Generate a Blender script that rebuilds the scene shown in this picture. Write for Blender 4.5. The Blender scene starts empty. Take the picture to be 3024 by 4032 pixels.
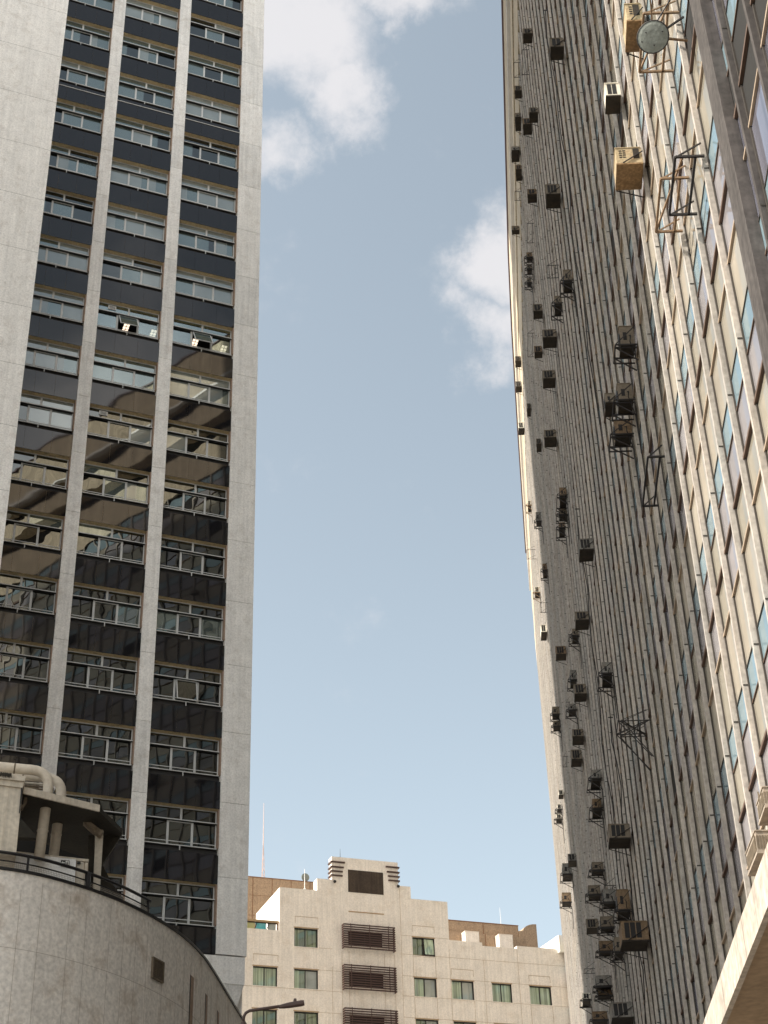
import bpy, math, random
from mathutils import Vector, Matrix
R = math.radians
random.seed(7)
sc = bpy.context.scene

# ------------------------------------------------------------------ camera
F_PX, PITCH, ROLL, PW, PH = 6070.0, 0.5657, -0.0346, 3024, 4032
cp, sp, cr, sr = math.cos(PITCH), math.sin(PITCH), math.cos(ROLL), math.sin(ROLL)
FW = Vector((0, cp, sp)); V0 = Vector((0, -sp, cp)); R0 = Vector((1, 0, 0))
RT = R0 * cr + V0 * sr; UP = -R0 * sr + V0 * cr
cam_d = bpy.data.cameras.new('camera'); cam = bpy.data.objects.new('camera', cam_d)
sc.collection.objects.link(cam)
cam.matrix_world = Matrix(((RT.x, UP.x, -FW.x, 0), (RT.y, UP.y, -FW.y, 0), (RT.z, UP.z, -FW.z, 0), (0, 0, 0, 1)))
cam_d.sensor_fit = 'VERTICAL'; cam_d.sensor_height = 36; cam_d.sensor_width = 36
cam_d.lens = F_PX / PH * 36
cam_d.clip_start = 0.1; cam_d.clip_end = 3000
sc.camera = cam

# ------------------------------------------------------------------ world, sun, exposure
SUN_EL = R(42); SUN_AZ = math.atan2(-0.945, -0.327)      # clockwise from +Y
w = bpy.data.worlds.new('World'); sc.world = w; w.use_nodes = True
nt = w.node_tree; nt.nodes.clear(); N = nt.nodes.new; L = nt.links.new
wo = N('ShaderNodeOutputWorld'); bg = N('ShaderNodeBackground'); sky = N('ShaderNodeTexSky')
sky.sky_type = 'NISHITA'; sky.sun_disc = False; sky.sun_elevation = SUN_EL; sky.sun_rotation = SUN_AZ % (2 * math.pi)
sky.altitude = 0; sky.air_density = 1.0; sky.dust_density = 2.2; sky.ozone_density = 1.3
bg.inputs['Strength'].default_value = 0.118
hs = N('ShaderNodeHueSaturation'); hs.inputs['Saturation'].default_value = 0.47; hs.inputs['Hue'].default_value = 0.485
tint = N('ShaderNodeVectorMath'); tint.operation = 'MULTIPLY'; tint.inputs[1].default_value = (.92, 1.03, 1.0)      # summer haze takes the violet out of the model sky
L(sky.outputs[0], tint.inputs[0]); L(tint.outputs[0], hs.inputs['Color'])
tc = N('ShaderNodeTexCoord')
wn = N('ShaderNodeTexNoise'); wn.inputs['Scale'].default_value = 17; wn.inputs['Detail'].default_value = 7; wn.inputs['Roughness'].default_value = .6
L(tc.outputs['Generated'], wn.inputs['Vector'])
ws = N('ShaderNodeVectorMath'); ws.operation = 'MULTIPLY_ADD'; ws.inputs[1].default_value = (.085, .085, .085); ws.inputs[2].default_value = (-.0425, -.0425, -.0425); L(wn.outputs['Color'], ws.inputs[0])
wa = N('ShaderNodeVectorMath'); wa.operation = 'ADD'; L(tc.outputs['Generated'], wa.inputs[0]); L(ws.outputs[0], wa.inputs[1])
def cloud(center, sx, sz, r0, r1):
    """soft cloud mask round a direction of the sky"""
    v = N('ShaderNodeVectorMath'); v.operation = 'SUBTRACT'; v.inputs[1].default_value = center
    L(wa.outputs[0], v.inputs[0])
    m = N('ShaderNodeVectorMath'); m.operation = 'MULTIPLY'; m.inputs[1].default_value = (1 / sx, 1 / sz, 1 / sz)
    L(v.outputs[0], m.inputs[0])
    ln = N('ShaderNodeVectorMath'); ln.operation = 'LENGTH'; L(m.outputs[0], ln.inputs[0])
    mr = N('ShaderNodeMapRange'); mr.interpolation_type = 'SMOOTHSTEP'
    mr.inputs['From Min'].default_value = r0; mr.inputs['From Max'].default_value = r1
    mr.inputs['To Min'].default_value = 1; mr.inputs['To Max'].default_value = 0
    L(ln.outputs['Value'], mr.inputs['Value'])
    return mr.outputs[0]
def mx(a, b):
    m = N('ShaderNodeMath'); m.operation = 'MAXIMUM'; L(a, m.inputs[0]); L(b, m.inputs[1]); return m.outputs[0]
mask = None
for c in [((-0.045, 0.640, 0.767), .075, .060, 0.15, 1.25), ((-0.015, 0.672, 0.740), .042, .040, 0.1, 1.25), ((-0.060, 0.700, 0.712), .036, .034, 0.0, 1.2),
          ((0.092, 0.742, 0.664), .040, .055, 0.2, 1.2), ((0.098, 0.705, 0.702), .026, .050, 0.1, 1.15), ((0.076, 0.778, 0.624), .040, .042, 0.1, 1.2),
          ((0.020, 0.630, 0.776), .05, .022, 0, 1.5)]:
    k = cloud(*c); mask = k if mask is None else mx(mask, k)
no = N('ShaderNodeTexNoise'); no.inputs['Scale'].default_value = 13; no.inputs['Detail'].default_value = 9; no.inputs['Roughness'].default_value = .62
L(tc.outputs['Generated'], no.inputs['Vector'])
ad = N('ShaderNodeMath'); ad.operation = 'MULTIPLY_ADD'; ad.inputs[1].default_value = 2.1; ad.inputs[2].default_value = -1.1; L(no.outputs[0], ad.inputs[0])
su = N('ShaderNodeMath'); su.operation = 'ADD'; L(mask, su.inputs[0]); L(ad.outputs[0], su.inputs[1])
cm = N('ShaderNodeMapRange'); cm.interpolation_type = 'SMOOTHSTEP'; L(su.outputs[0], cm.inputs['Value'])
cm.inputs['From Min'].default_value = .12; cm.inputs['From Max'].default_value = 1.05; cm.inputs['To Max'].default_value = .9
mixc = N('ShaderNodeMix'); mixc.data_type = 'RGBA'; mixc.inputs[7].default_value = (3.75, 3.68, 3.75, 1)
L(cm.outputs[0], mixc.inputs[0]); L(hs.outputs[0], mixc.inputs[6])
# unseen bright cloud added behind and beside the camera to lift ambient light
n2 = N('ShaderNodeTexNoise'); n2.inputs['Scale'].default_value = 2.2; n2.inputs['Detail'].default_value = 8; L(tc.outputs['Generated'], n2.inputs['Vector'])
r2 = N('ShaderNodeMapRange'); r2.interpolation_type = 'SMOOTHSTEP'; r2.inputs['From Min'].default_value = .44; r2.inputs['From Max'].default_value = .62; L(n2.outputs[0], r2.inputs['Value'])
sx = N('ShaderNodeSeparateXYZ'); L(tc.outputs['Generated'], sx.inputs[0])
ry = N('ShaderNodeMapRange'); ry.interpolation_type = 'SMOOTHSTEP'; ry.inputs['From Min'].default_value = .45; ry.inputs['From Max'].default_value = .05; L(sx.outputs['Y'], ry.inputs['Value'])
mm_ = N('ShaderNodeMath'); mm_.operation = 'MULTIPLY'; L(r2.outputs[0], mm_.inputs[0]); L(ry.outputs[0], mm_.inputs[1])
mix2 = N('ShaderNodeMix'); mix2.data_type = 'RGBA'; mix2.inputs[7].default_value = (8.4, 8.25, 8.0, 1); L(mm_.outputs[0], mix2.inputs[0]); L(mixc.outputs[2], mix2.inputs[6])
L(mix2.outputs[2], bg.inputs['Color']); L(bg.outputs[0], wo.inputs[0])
sd = bpy.data.lights.new('sun', 'SUN'); sun = bpy.data.objects.new('sun', sd); sc.collection.objects.link(sun)
sd.energy = 5.0; sd.angle = R(0.53); sd.color = (1, .93, .82)
ts = Vector((math.sin(SUN_AZ) * math.cos(SUN_EL), math.cos(SUN_AZ) * math.cos(SUN_EL), math.sin(SUN_EL)))
sun.rotation_euler = (-ts).to_track_quat('-Z', 'Y').to_euler(); sun.location = (-60, -20, 90)
sc.view_settings.view_transform = 'Standard'; sc.view_settings.look = 'None'
sc.view_settings.exposure = 0.98; sc.view_settings.gamma = 1
sc.cycles.max_bounces = 7; sc.cycles.diffuse_bounces = 4; sc.cycles.glossy_bounces = 4
sc.cycles.sample_clamp_indirect = 6

# ------------------------------------------------------------------ materials
def nodes(name):
    m = bpy.data.materials.new(name); m.use_nodes = True
    return m, m.node_tree, m.node_tree.nodes['Principled BSDF']
def lin(c): return tuple(c[:3]) + (1,)
def rough_mat(name, col, var=.18, rough=.8, scale=1.2, streak=.0, grain=.1, grain_scale=9, bump=.25, stain=None, metal=0, spec=.3):
    """painted / stone surface: blotches, vertical run marks, fine grain"""
    m, t, p = nodes(name); n = t.nodes.new; l = t.links.new
    co = n('ShaderNodeTexCoord')
    a = n('ShaderNodeTexNoise'); a.inputs['Scale'].default_value = scale; a.inputs['Detail'].default_value = 6; a.inputs['Roughness'].default_value = .65
    l(co.outputs['Object'], a.inputs['Vector'])
    mp = n('ShaderNodeMapping'); mp.inputs['Scale'].default_value = (5, 5, .22); l(co.outputs['Object'], mp.inputs['Vector'])
    b = n('ShaderNodeTexNoise'); b.inputs['Scale'].default_value = 1.3; b.inputs['Detail'].default_value = 4; l(mp.outputs[0], b.inputs['Vector'])
    g = n('ShaderNodeTexNoise'); g.inputs['Scale'].default_value = grain_scale; g.inputs['Detail'].default_value = 3; l(co.outputs['Object'], g.inputs['Vector'])
    def fac(src, amp):
        r = n('ShaderNodeMapRange'); r.inputs['From Min'].default_value = .3; r.inputs['From Max'].default_value = .7
        r.inputs['To Min'].default_value = 1 - amp; r.inputs['To Max'].default_value = 1 + amp * .6; l(src.outputs[0], r.inputs['Value']); return r.outputs[0]
    m1 = n('ShaderNodeMath'); m1.operation = 'MULTIPLY'; l(fac(a, var), m1.inputs[0]); l(fac(b, streak), m1.inputs[1])
    m2 = n('ShaderNodeMath'); m2.operation = 'MULTIPLY'; l(m1.outputs[0], m2.inputs[0]); l(fac(g, grain), m2.inputs[1])
    cb = n('ShaderNodeVectorMath'); cb.operation = 'SCALE'; cb.inputs[0].default_value = col[:3]; l(m2.outputs[0], cb.inputs['Scale'])
    src = cb.outputs[0]
    if stain:
        sn = n('ShaderNodeTexNoise'); sn.inputs['Scale'].default_value = stain[1]; sn.inputs['Detail'].default_value = 8; sn.inputs['Roughness'].default_value = .7
        l(mp.outputs[0] if stain[3] else co.outputs['Object'], sn.inputs['Vector'])
        rr = n('ShaderNodeMapRange'); rr.inputs['From Min'].default_value = .52; rr.inputs['From Max'].default_value = .7; rr.inputs['To Max'].default_value = stain[2]
        l(sn.outputs[0], rr.inputs['Value'])
        mm = n('ShaderNodeMix'); mm.data_type = 'RGBA'; mm.inputs[7].default_value = lin(stain[0]); l(rr.outputs[0], mm.inputs[0]); l(src, mm.inputs[6]); src = mm.outputs[2]
    l(src, p.inputs['Base Color'])
    p.inputs['Roughness'].default_value = rough; p.inputs['Metallic'].default_value = metal; p.inputs['Specular IOR Level'].default_value = spec
    if bump:
        bp = n('ShaderNodeBump'); bp.inputs['Strength'].default_value = bump; bp.inputs['Distance'].default_value = .02; l(g.outputs[0], bp.inputs['Height']); l(bp.outputs[0], p.inputs['Normal'])
    return m
def mirror_mat(name, col, fac, gcol=(.9, .92, .92), wave=.0, wscale=.6, rough=.0, stripes=0, ior=0):
    """window glass seen from outside: what hangs behind it plus a wavering reflection"""
    m = bpy.data.materials.new(name); m.use_nodes = True; t = m.node_tree; t.nodes.clear(); n = t.nodes.new; l = t.links.new
    o = n('ShaderNodeOutputMaterial'); mi = n('ShaderNodeMixShader'); d = n('ShaderNodeBsdfDiffuse'); g = n('ShaderNodeBsdfGlossy')
    co = n('ShaderNodeTexCoord')
    a = n('ShaderNodeTexNoise'); a.inputs['Scale'].default_value = .9; a.inputs['Detail'].default_value = 4; l(co.outputs['Object'], a.inputs['Vector'])
    r = n('ShaderNodeMapRange'); r.inputs['To Min'].default_value = .6; r.inputs['To Max'].default_value = 1.35; l(a.outputs[0], r.inputs['Value'])
    s = r.outputs[0]
    if stripes:
        mp = n('ShaderNodeMapping'); mp.inputs['Scale'].default_value = (stripes, stripes, .05); l(co.outputs['Object'], mp.inputs['Vector'])
        b = n('ShaderNodeTexNoise'); b.inputs['Scale'].default_value = 1; b.inputs['Detail'].default_value = 2; l(mp.outputs[0], b.inputs['Vector'])
        r2 = n('ShaderNodeMapRange'); r2.inputs['From Min'].default_value = .35; r2.inputs['From Max'].default_value = .65; r2.inputs['To Min'].default_value = .55; r2.inputs['To Max'].default_value = 1.3; l(b.outputs[0], r2.inputs['Value'])
        mu = n('ShaderNodeMath'); mu.operation = 'MULTIPLY'; l(s, mu.inputs[0]); l(r2.outputs[0], mu.inputs[1]); s = mu.outputs[0]
    c = n('ShaderNodeVectorMath'); c.operation = 'SCALE'; c.inputs[0].default_value = col[:3]; l(s, c.inputs['Scale']); l(c.outputs[0], d.inputs['Color'])
    g.inputs['Color'].default_value = lin(gcol); g.inputs['Roughness'].default_value = rough
    if wave:
        wv = n('ShaderNodeTexNoise'); wv.inputs['Scale'].default_value = wscale; wv.inputs['Detail'].default_value = 1.0; l(co.outputs['Object'], wv.inputs['Vector'])
        bp = n('ShaderNodeBump'); bp.inputs['Strength'].default_value = 1; bp.inputs['Distance'].default_value = wave; l(wv.outputs[0], bp.inputs['Height']); l(bp.outputs[0], g.inputs['Normal'])
    mi.inputs[0].default_value = fac
    if ior:
        fr = n('ShaderNodeFresnel'); fr.inputs[0].default_value = ior; l(fr.outputs[0], mi.inputs[0])
    l(d.outputs[0], mi.inputs[1]); l(g.outputs[0], mi.inputs[2]); l(mi.outputs[0], o.inputs[0])
    return m
def plain(name, col, rough=.6, metal=0, spec=.4):
    return rough_mat(name, col, var=.12, rough=rough, grain=.12, grain_scale=30, bump=0, metal=metal, spec=spec)

M = dict(
    stone=rough_mat('pale_stone', (.87, .84, .80), var=.09, streak=.10, grain=.15, grain_scale=14, stain=((.40, .34, .28), 2.0, .35, False)),
    stone_b=rough_mat('pale_stone_panel', (.80, .775, .74), var=.11, streak=.14, grain=.15, grain_scale=14, stain=((.46, .40, .34), 1.6, .45, False)),
    stone_joint=plain('stone_joint', (.16, .14, .12)),
    soffit=rough_mat('ochre_soffit', (.62, .49, .29), var=.15, grain=.2),
    reveal=rough_mat('brown_reveal', (.34, .24, .18), var=.15, grain=.2),
    alu=plain('aluminium', (.58, .58, .565), rough=.5, metal=.1),
    ledge=plain('shaded_ledge', (.030, .028, .028), rough=.6),
    spandrel=mirror_mat('smoked_spandrel', (.010, .010, .012), .07, (.95, .92, .90), wave=.006, wscale=.55, rough=.03),
    glass=mirror_mat('clear_pane', (.005, .006, .006), .17, (.86, .90, .88), wave=.007, wscale=.8),
    glass_blind=mirror_mat('pane_with_blind', (.22, .245, .235), .22, (.86, .90, .88), wave=.004, wscale=.6, stripes=0),
    glass_curtain=mirror_mat('pane_with_curtain', (.010, .010, .008), .13, (.86, .90, .88), wave=.004, wscale=.6, stripes=9),
    glass_teal=mirror_mat('pane_tinted', (.085, .105, .10), .27, (.80, .90, .88), wave=.004, wscale=.6),
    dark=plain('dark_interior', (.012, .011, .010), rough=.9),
    white=plain('white_paint', (.78, .77, .75)),
    fin=rough_mat('weathered_fin', (.45, .405, .36), var=.14, streak=.2, grain=.22, grain_scale=12, stain=((.18, .15, .12), 2.4, .45, True)),
    fin_b=rough_mat('weathered_fin_grey', (.40, .37, .335), var=.14, streak=.22, grain=.22, grain_scale=12, stain=((.15, .13, .11), 2.4, .5, True)),
    band=rough_mat('beige_wall', (.50, .42, .31), var=.2, streak=.25, grain=.15, stain=((.25, .19, .13), 1.6, .5, True)),
    slot=rough_mat('facade_backing', (.045, .038, .032), var=.2),
    bar=rough_mat('brown_transom', (.12, .08, .062), var=.2),
    bar_pale=rough_mat('pale_transom', (.36, .28, .21), var=.2),
    blue=mirror_mat('blue_vent_panel', (.18, .25, .285), .30, (.80, .90, .95), ior=1.6),
    lav=mirror_mat('grey_pane', (.24, .225, .23), .28, (.85, .87, .95), ior=1.5),
    olive=mirror_mat('olive_pane', (.27, .245, .20), .20, (.9, .9, .85), ior=1.4),
    cream_pane=mirror_mat('cream_spandrel', (.34, .305, .255), .15, (.9, .88, .8), ior=1.4),
    lilac=mirror_mat('lilac_pane', (.13, .13, .16), .35, (.9, .92, 1), stripes=5, ior=1.9)
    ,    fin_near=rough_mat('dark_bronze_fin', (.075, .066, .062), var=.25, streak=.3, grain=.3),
    coping=plain('coping_metal', (.13, .09, .10)),
    cream=rough_mat('cream_render', (.80, .72, .635), var=.07, streak=.10, grain=.12, grain_scale=10, stain=((.50, .38, .26), 1.0, .3, False)),
    cream_lit=rough_mat('sunlit_render', (.80, .77, .70), var=.05, grain=.1),
    cream_line=plain('tan_groove', (.40, .27, .15)),
    tan=rough_mat('tan_panels', (.38, .27, .18), var=.12, streak=.08, grain=.26),
    tan_line=plain('tan_joint', (.20, .09, .04)),
    louvre=plain('maroon_louvre', (.060, .030, .024), rough=.5),
    panel=rough_mat('rust_panel', (.060, .042, .030), var=.35, streak=.4, grain=.2),
    green=mirror_mat('green_curtain_pane', (.33, .39, .27), .12, (.85, .95, .9), stripes=7),
    green_d=mirror_mat('green_dark_pane', (.13, .155, .09), .14, (.85, .95, .9), stripes=7),
    yellow=mirror_mat('yellow_pane', (.42, .40, .16), .1), cyan=mirror_mat('cyan_pane', (.08, .42, .45), .12), pane_grey=mirror_mat('grey_terrace_pane', (.30, .32, .28), .12),
    trav=rough_mat('travertine', (.78, .735, .68), var=.10, streak=.08, grain=.2, grain_scale=9, scale=.9, stain=((.30, .22, .15), .9, .6, False), bump=.4),
    trav_joint=plain('travertine_joint', (.34, .29, .24)),
    rail=plain('black_rail', (.012, .011, .012), rough=.5),
    render_w=rough_mat('off_white_render', (.58, .52, .43), var=.12, streak=.2, grain=.15, stain=((.32, .22, .13), 1.6, .4, True)),
    pipe=rough_mat('pale_pipe', (.62, .55, .45), var=.1, grain=.1, rough=.5, stain=((.3, .2, .12), 1.5, .35, False)),
    slab=rough_mat('rough_concrete', (.20, .16, .115), var=.25, streak=.2, grain=.25, stain=((.10, .08, .05), 1.5, .6, False)),
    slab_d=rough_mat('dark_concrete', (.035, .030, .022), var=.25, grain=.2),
    sign=plain('sign_black', (.02, .02, .018)), signw=plain('sign_white', (.75, .75, .70)),
    ac=rough_mat('ac_casing', (.19, .155, .115), var=.15, streak=.2, grain=.2, grain_scale=20, stain=((.20, .12, .06), 2.4, .6, False)),
    ac2=rough_mat('ac_casing_grey', (.23, .215, .19), var=.2, streak=.3, grain=.25, grain_scale=20, stain=((.16, .09, .05), 2.4, .6, False)),
    ac3=rough_mat('ac_casing_rusty', (.22, .15, .09), var=.3, streak=.3, grain=.3, grain_scale=20, stain=((.12, .06, .03), 2.4, .7, False)),
    ac_tray=rough_mat('ac_tray', (.030, .024, .018), var=.3, grain=.2, stain=((.07, .045, .025), 3, .6, False)),
    ac_b=rough_mat('ac_casing_beige', (.46, .36, .22), var=.25, streak=.2, grain=.3, grain_scale=20, stain=((.22, .11, .05), 2.4, .7, False)),
    ac_rust=rough_mat('rusty_tray', (.27, .17, .085), var=.3, streak=.2, grain=.35, grain_scale=18, stain=((.10, .05, .02), 2.0, .8, False)),
    ac_n=rough_mat('ac_casing_faded', (.38, .32, .26), var=.2, streak=.2, grain=.2, stain=((.26, .16, .09), 2.4, .5, False)),
    ac_sunlit=rough_mat('ac_sunlit', (.70, .65, .54), var=.1, grain=.12, stain=((.35, .22, .12), 2.4, .4, False)),
    vent=plain('vent_dark', (.012, .010, .009)),
    iron=plain('black_iron', (.020, .016, .015), rough=.6), rust=rough_mat('rusty_iron', (.25, .165, .10), var=.3, grain=.3, grain_scale=25),
    dishm=rough_mat('dish_grey', (.22, .24, .22), var=.15, grain=.2, grain_scale=20),
    canopy_f=rough_mat('canopy_fascia', (.48, .42, .36), var=.14, streak=.2, grain=.28, stain=((.40, .30, .20), 1.2, .35, False)),
    canopy_s=rough_mat('canopy_soffit', (.34, .245, .16), var=.15, grain=.2),
    lamp_m=plain('lamp_brown', (.07, .045, .040)),
    asphalt=rough_mat('asphalt', (.05, .05, .05), var=.2), pave=rough_mat('paving', (.30, .28, .25), var=.15),
    mast=plain('mast_red', (.55, .42, .38)),
    mesh=plain('wire_mesh', (.30, .27, .23)),
)
def emis(name, col, s):
    m, t, p = nodes(name); p.inputs['Base Color'].default_value = lin(col); p.inputs['Emission Color'].default_value = lin(col); p.inputs['Emission Strength'].default_value = s; return m
M['tube'] = emis('lit_tube_lamp', (1, .80, .62), .75)
def clear_glass():
    m = bpy.data.materials.new('open_room_pane'); m.use_nodes = True; t = m.node_tree; t.nodes.clear(); n = t.nodes.new
    o = n('ShaderNodeOutputMaterial'); mi = n('ShaderNodeMixShader'); a = n('ShaderNodeBsdfTransparent'); g = n('ShaderNodeBsdfGlossy')
    a.inputs[0].default_value = (.8, .86, .84, 1); g.inputs['Roughness'].default_value = 0; g.inputs['Color'].default_value = (.7, .78, .78, 1); mi.inputs[0].default_value = .3
    t.links.new(a.outputs[0], mi.inputs[1]); t.links.new(g.outputs[0], mi.inputs[2]); t.links.new(mi.outputs[0], o.inputs[0]); return m
M['glass_clear'] = clear_glass()

# ------------------------------------------------------------------ mesh helpers
class Frame:
    """u along a facade, n out of it, z up"""
    def __init__(s, ox, oy, yaw):
        s.o = Vector((ox, oy, 0)); s.e = Vector((math.cos(yaw), math.sin(yaw), 0)); s.n = Vector((math.sin(yaw), -math.cos(yaw), 0))
    def __call__(s, u, n, z): return s.o + s.e * u + s.n * n + Vector((0, 0, z))
class MB:
    def __init__(s): s.v = []; s.f = []; s.m = []; s.mats = []
    def mi(s, mat):
        if mat not in s.mats: s.mats.append(mat)
        return s.mats.index(mat)
    def poly(s, pts, mat):
        b = len(s.v); s.v += [Vector(p) for p in pts]; s.f.append(tuple(range(b, b + len(pts)))); s.m.append(s.mi(mat))
    def hexa(s, P, mat):
        P = [Vector(p) for p in P]
        if (P[1] - P[0]).cross(P[3] - P[0]).dot(P[4] - P[0]) < 0: P = [P[3], P[2], P[1], P[0], P[7], P[6], P[5], P[4]]
        b = len(s.v); s.v += P; k = s.mi(mat)
        for q in ((3, 2, 1, 0), (4, 5, 6, 7), (0, 1, 5, 4), (1, 2, 6, 5), (2, 3, 7, 6), (3, 0, 4, 7)):
            s.f.append(tuple(b + i for i in q)); s.m.append(k)
    def box(s, fr, u0, u1, n0, n1, z0, z1, mat):
        s.hexa([fr(u0, n0, z0), fr(u1, n0, z0), fr(u1, n1, z0), fr(u0, n1, z0), fr(u0, n0, z1), fr(u1, n0, z1), fr(u1, n1, z1), fr(u0, n1, z1)], mat)
    def prism(s, low, top, mat):
        b = len(s.v); n = len(low); s.v += [Vector(p) for p in low] + [Vector(p) for p in top]; k = s.mi(mat)
        s.f.append(tuple(b + i for i in range(n))); s.m.append(k); s.f.append(tuple(b + n + i for i in reversed(range(n)))); s.m.append(k)
        for i in range(n):
            j = (i + 1) % n; s.f.append((b + i, b + n + i, b + n + j, b + j)); s.m.append(k)
    def tube(s, pts, r, mat, n=8):
        pts = [Vector(p) for p in pts]; b = len(s.v); k = s.mi(mat); rs = r if isinstance(r, (list, tuple)) else [r] * len(pts)
        ref = None
        for i, p in enumerate(pts):
            d = (pts[min(i + 1, len(pts) - 1)] - pts[max(i - 1, 0)]).normalized()
            if ref is None: ref = Vector((0, 0, 1)) if abs(d.z) < .9 else Vector((1, 0, 0))
            x = (ref - d * ref.dot(d)); x = x.normalized() if x.length > 1e-4 else d.orthogonal().normalized(); ref = x
            y = d.cross(x)
            for a in range(n):
                t = 2 * math.pi * (a + .5) / n; s.v.append(p + x * math.cos(t) * rs[i] + y * math.sin(t) * rs[i])
        for i in range(len(pts) - 1):
            for a in range(n):
                c = (a + 1) % n; s.f.append((b + i * n + a, b + i * n + c, b + (i + 1) * n + c, b + (i + 1) * n + a)); s.m.append(k)
        s.f.append(tuple(b + a for a in reversed(range(n)))); s.m.append(k)
        e = b + (len(pts) - 1) * n; s.f.append(tuple(e + a for a in range(n))); s.m.append(k)
    def bar(s, a, b, r, mat): s.tube([a, b], r, mat, 4)
    def build(s, name, parent=None, base=None, label=None, smooth=False):
        if base is None: base = Vector(parent['_b']) if parent and '_b' in parent else Vector((0, 0, 0))
        me = bpy.data.meshes.new(name); me.from_pydata([v - base for v in s.v], [], s.f)
        for m in s.mats: me.materials.append(m)
        me.polygons.foreach_set('material_index', s.m)
        if smooth: me.polygons.foreach_set('use_smooth', [True] * len(s.f))
        me.update(); o = bpy.data.objects.new(name, me); sc.collection.objects.link(o)
        if parent: o.parent = parent
        else: o.location = base
        BASE[o.name] = base
        if label: o['label'] = label
        return o
BASE = {}
def tag(o, label=None, cat=None, group=None, kind=None):
    if label: o['label'] = label
    if cat: o['category'] = cat
    if group: o['group'] = group
    if kind: o['kind'] = kind
    return o
def thing(name, label, cat, base, group=None):
    o = bpy.data.objects.new(name, None); sc.collection.objects.link(o); o.location = base; o.empty_display_size = .3
    BASE[o.name] = Vector(base)
    return tag(o, label, cat, group)
def part(name, mb, parent, label=None, smooth=False):
    base = BASE[parent.name]
    return mb.build(name, parent, base, label, smooth)
def holes(mb, fr, u0, u1, z0, z1, n0, n1, H, mat):
    """a wall slab u0..u1 x z0..z1 with rectangular openings H"""
    us = sorted({u0, u1, *[h[0] for h in H], *[h[1] for h in H]}); us = [u for u in us if u0 <= u <= u1]
    for a, b in zip(us, us[1:]):
        c = (a + b) / 2; col = sorted([(h[2], h[3]) for h in H if h[0] < c < h[1]]); z = z0
        for lo, hi in col:
            if lo > z: mb.box(fr, a, b, n0, n1, z, lo, mat)
            z = hi
        if z < z1: mb.box(fr, a, b, n0, n1, z, z1, mat)
def ray(x, y):
    X = (x - PW / 2) / F_PX; Y = -(y - PH / 2) / F_PX
    return FW + RT * X + UP * Y
def at(x, y, d):
    """point seen at photo position x, y at horizontal distance d"""
    r = ray(x, y); return r * (d / math.hypot(r.x, r.y))
def te(x, y):
    r = ray(x, y); return r.z / math.hypot(r.x, r.y)
def pix(P):
    d = P.dot(FW); return PW / 2 + F_PX * P.dot(RT) / d, PH / 2 - F_PX * P.dot(UP) / d, d
GZ = -1.6

# ------------------------------------------------------------------ ground
W0 = Frame(0, 0, 0)
g = MB(); g.poly([(-1500, -1500, GZ), (1500, -1500, GZ), (1500, 1500, GZ), (-1500, 1500, GZ)], M['pave']); tag(g.build('ground'), kind='structure')
g = MB(); g.poly([(-14, -120, GZ + .004), (1.2, -120, GZ + .004), (13, 60, GZ + .004), (-2.5, 60, GZ + .004)], M['asphalt']); tag(g.build('road'), kind='structure')
g = MB(); g.hexa([(1.2, -60, GZ + .005), (4.3, -60, GZ + .005), (7.8, 60, GZ + .005), (5.1, 60, GZ + .005), (1.2, -60, GZ + .14), (4.3, -60, GZ + .14), (7.8, 60, GZ + .14), (5.1, 60, GZ + .14)], M['pave'])
tag(g.build('pavement'), kind='structure')

# ------------------------------------------------------------------ left tower
T = Frame(-6.4276, 64.717, 0.4019)
tower = thing('office_tower', 'tall pale stone office tower with three bays of dark banded windows', 'tower', T(-15, -10, GZ))
BAYS = [(-12.60, -9.30), (-8.636, -5.329), (-4.657, -1.349)]
PIERS = [(-9.30, -8.636), (-5.329, -4.657), (-1.349, 0.0)]
ZK = lambda k: 76.559 - 3.4 * k
TOPZ = 108.0
m = MB()
m.box(T, -36, -.02, -7.5, -3.2, GZ, TOPZ - .5, M['stone'])
m.box(T, -36, -.03, -3.2, -.52, 19.0, TOPZ - .6, M['dark']) if False else None
m.box(T, -36, -12.62, -3.2, -.3, 8, TOPZ - .4, M['stone'])
m.box(T, -.55, -.02, -3.19, -.47, 8, TOPZ - .6, M['stone'])
m.box(T, -36, -12.595, -.29, 5.0, 8, TOPZ, M['stone'])          # projecting wing on the left
part('wall', m, tower)
# wing joints
m = MB()
for k in range(-9, 20):
    z = ZK(k) + 1.0
    m.box(T, -35.9, -12.61, 4.9, 5.002, z, z + .012, M['stone_joint'])
part('stone_joints', m, tower)
for a, b in PIERS:
    m = MB(); z = 19.18
    cuts = [ZK(k) + (.35) for k in range(16, -10, -1)] + [TOPZ]
    for zc in cuts:
        if zc - z > .3:
            m.box(T, a, b, -.46, random.uniform(-.003, .003), z, zc - .018, M[random.choice(['stone', 'stone', 'stone_b'])])
        z = zc
    m.box(T, a + .02, b - .02, -.47, -.03, 19.2, TOPZ - .1, M['stone_joint'])
    part('pier', m, tower)
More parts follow.
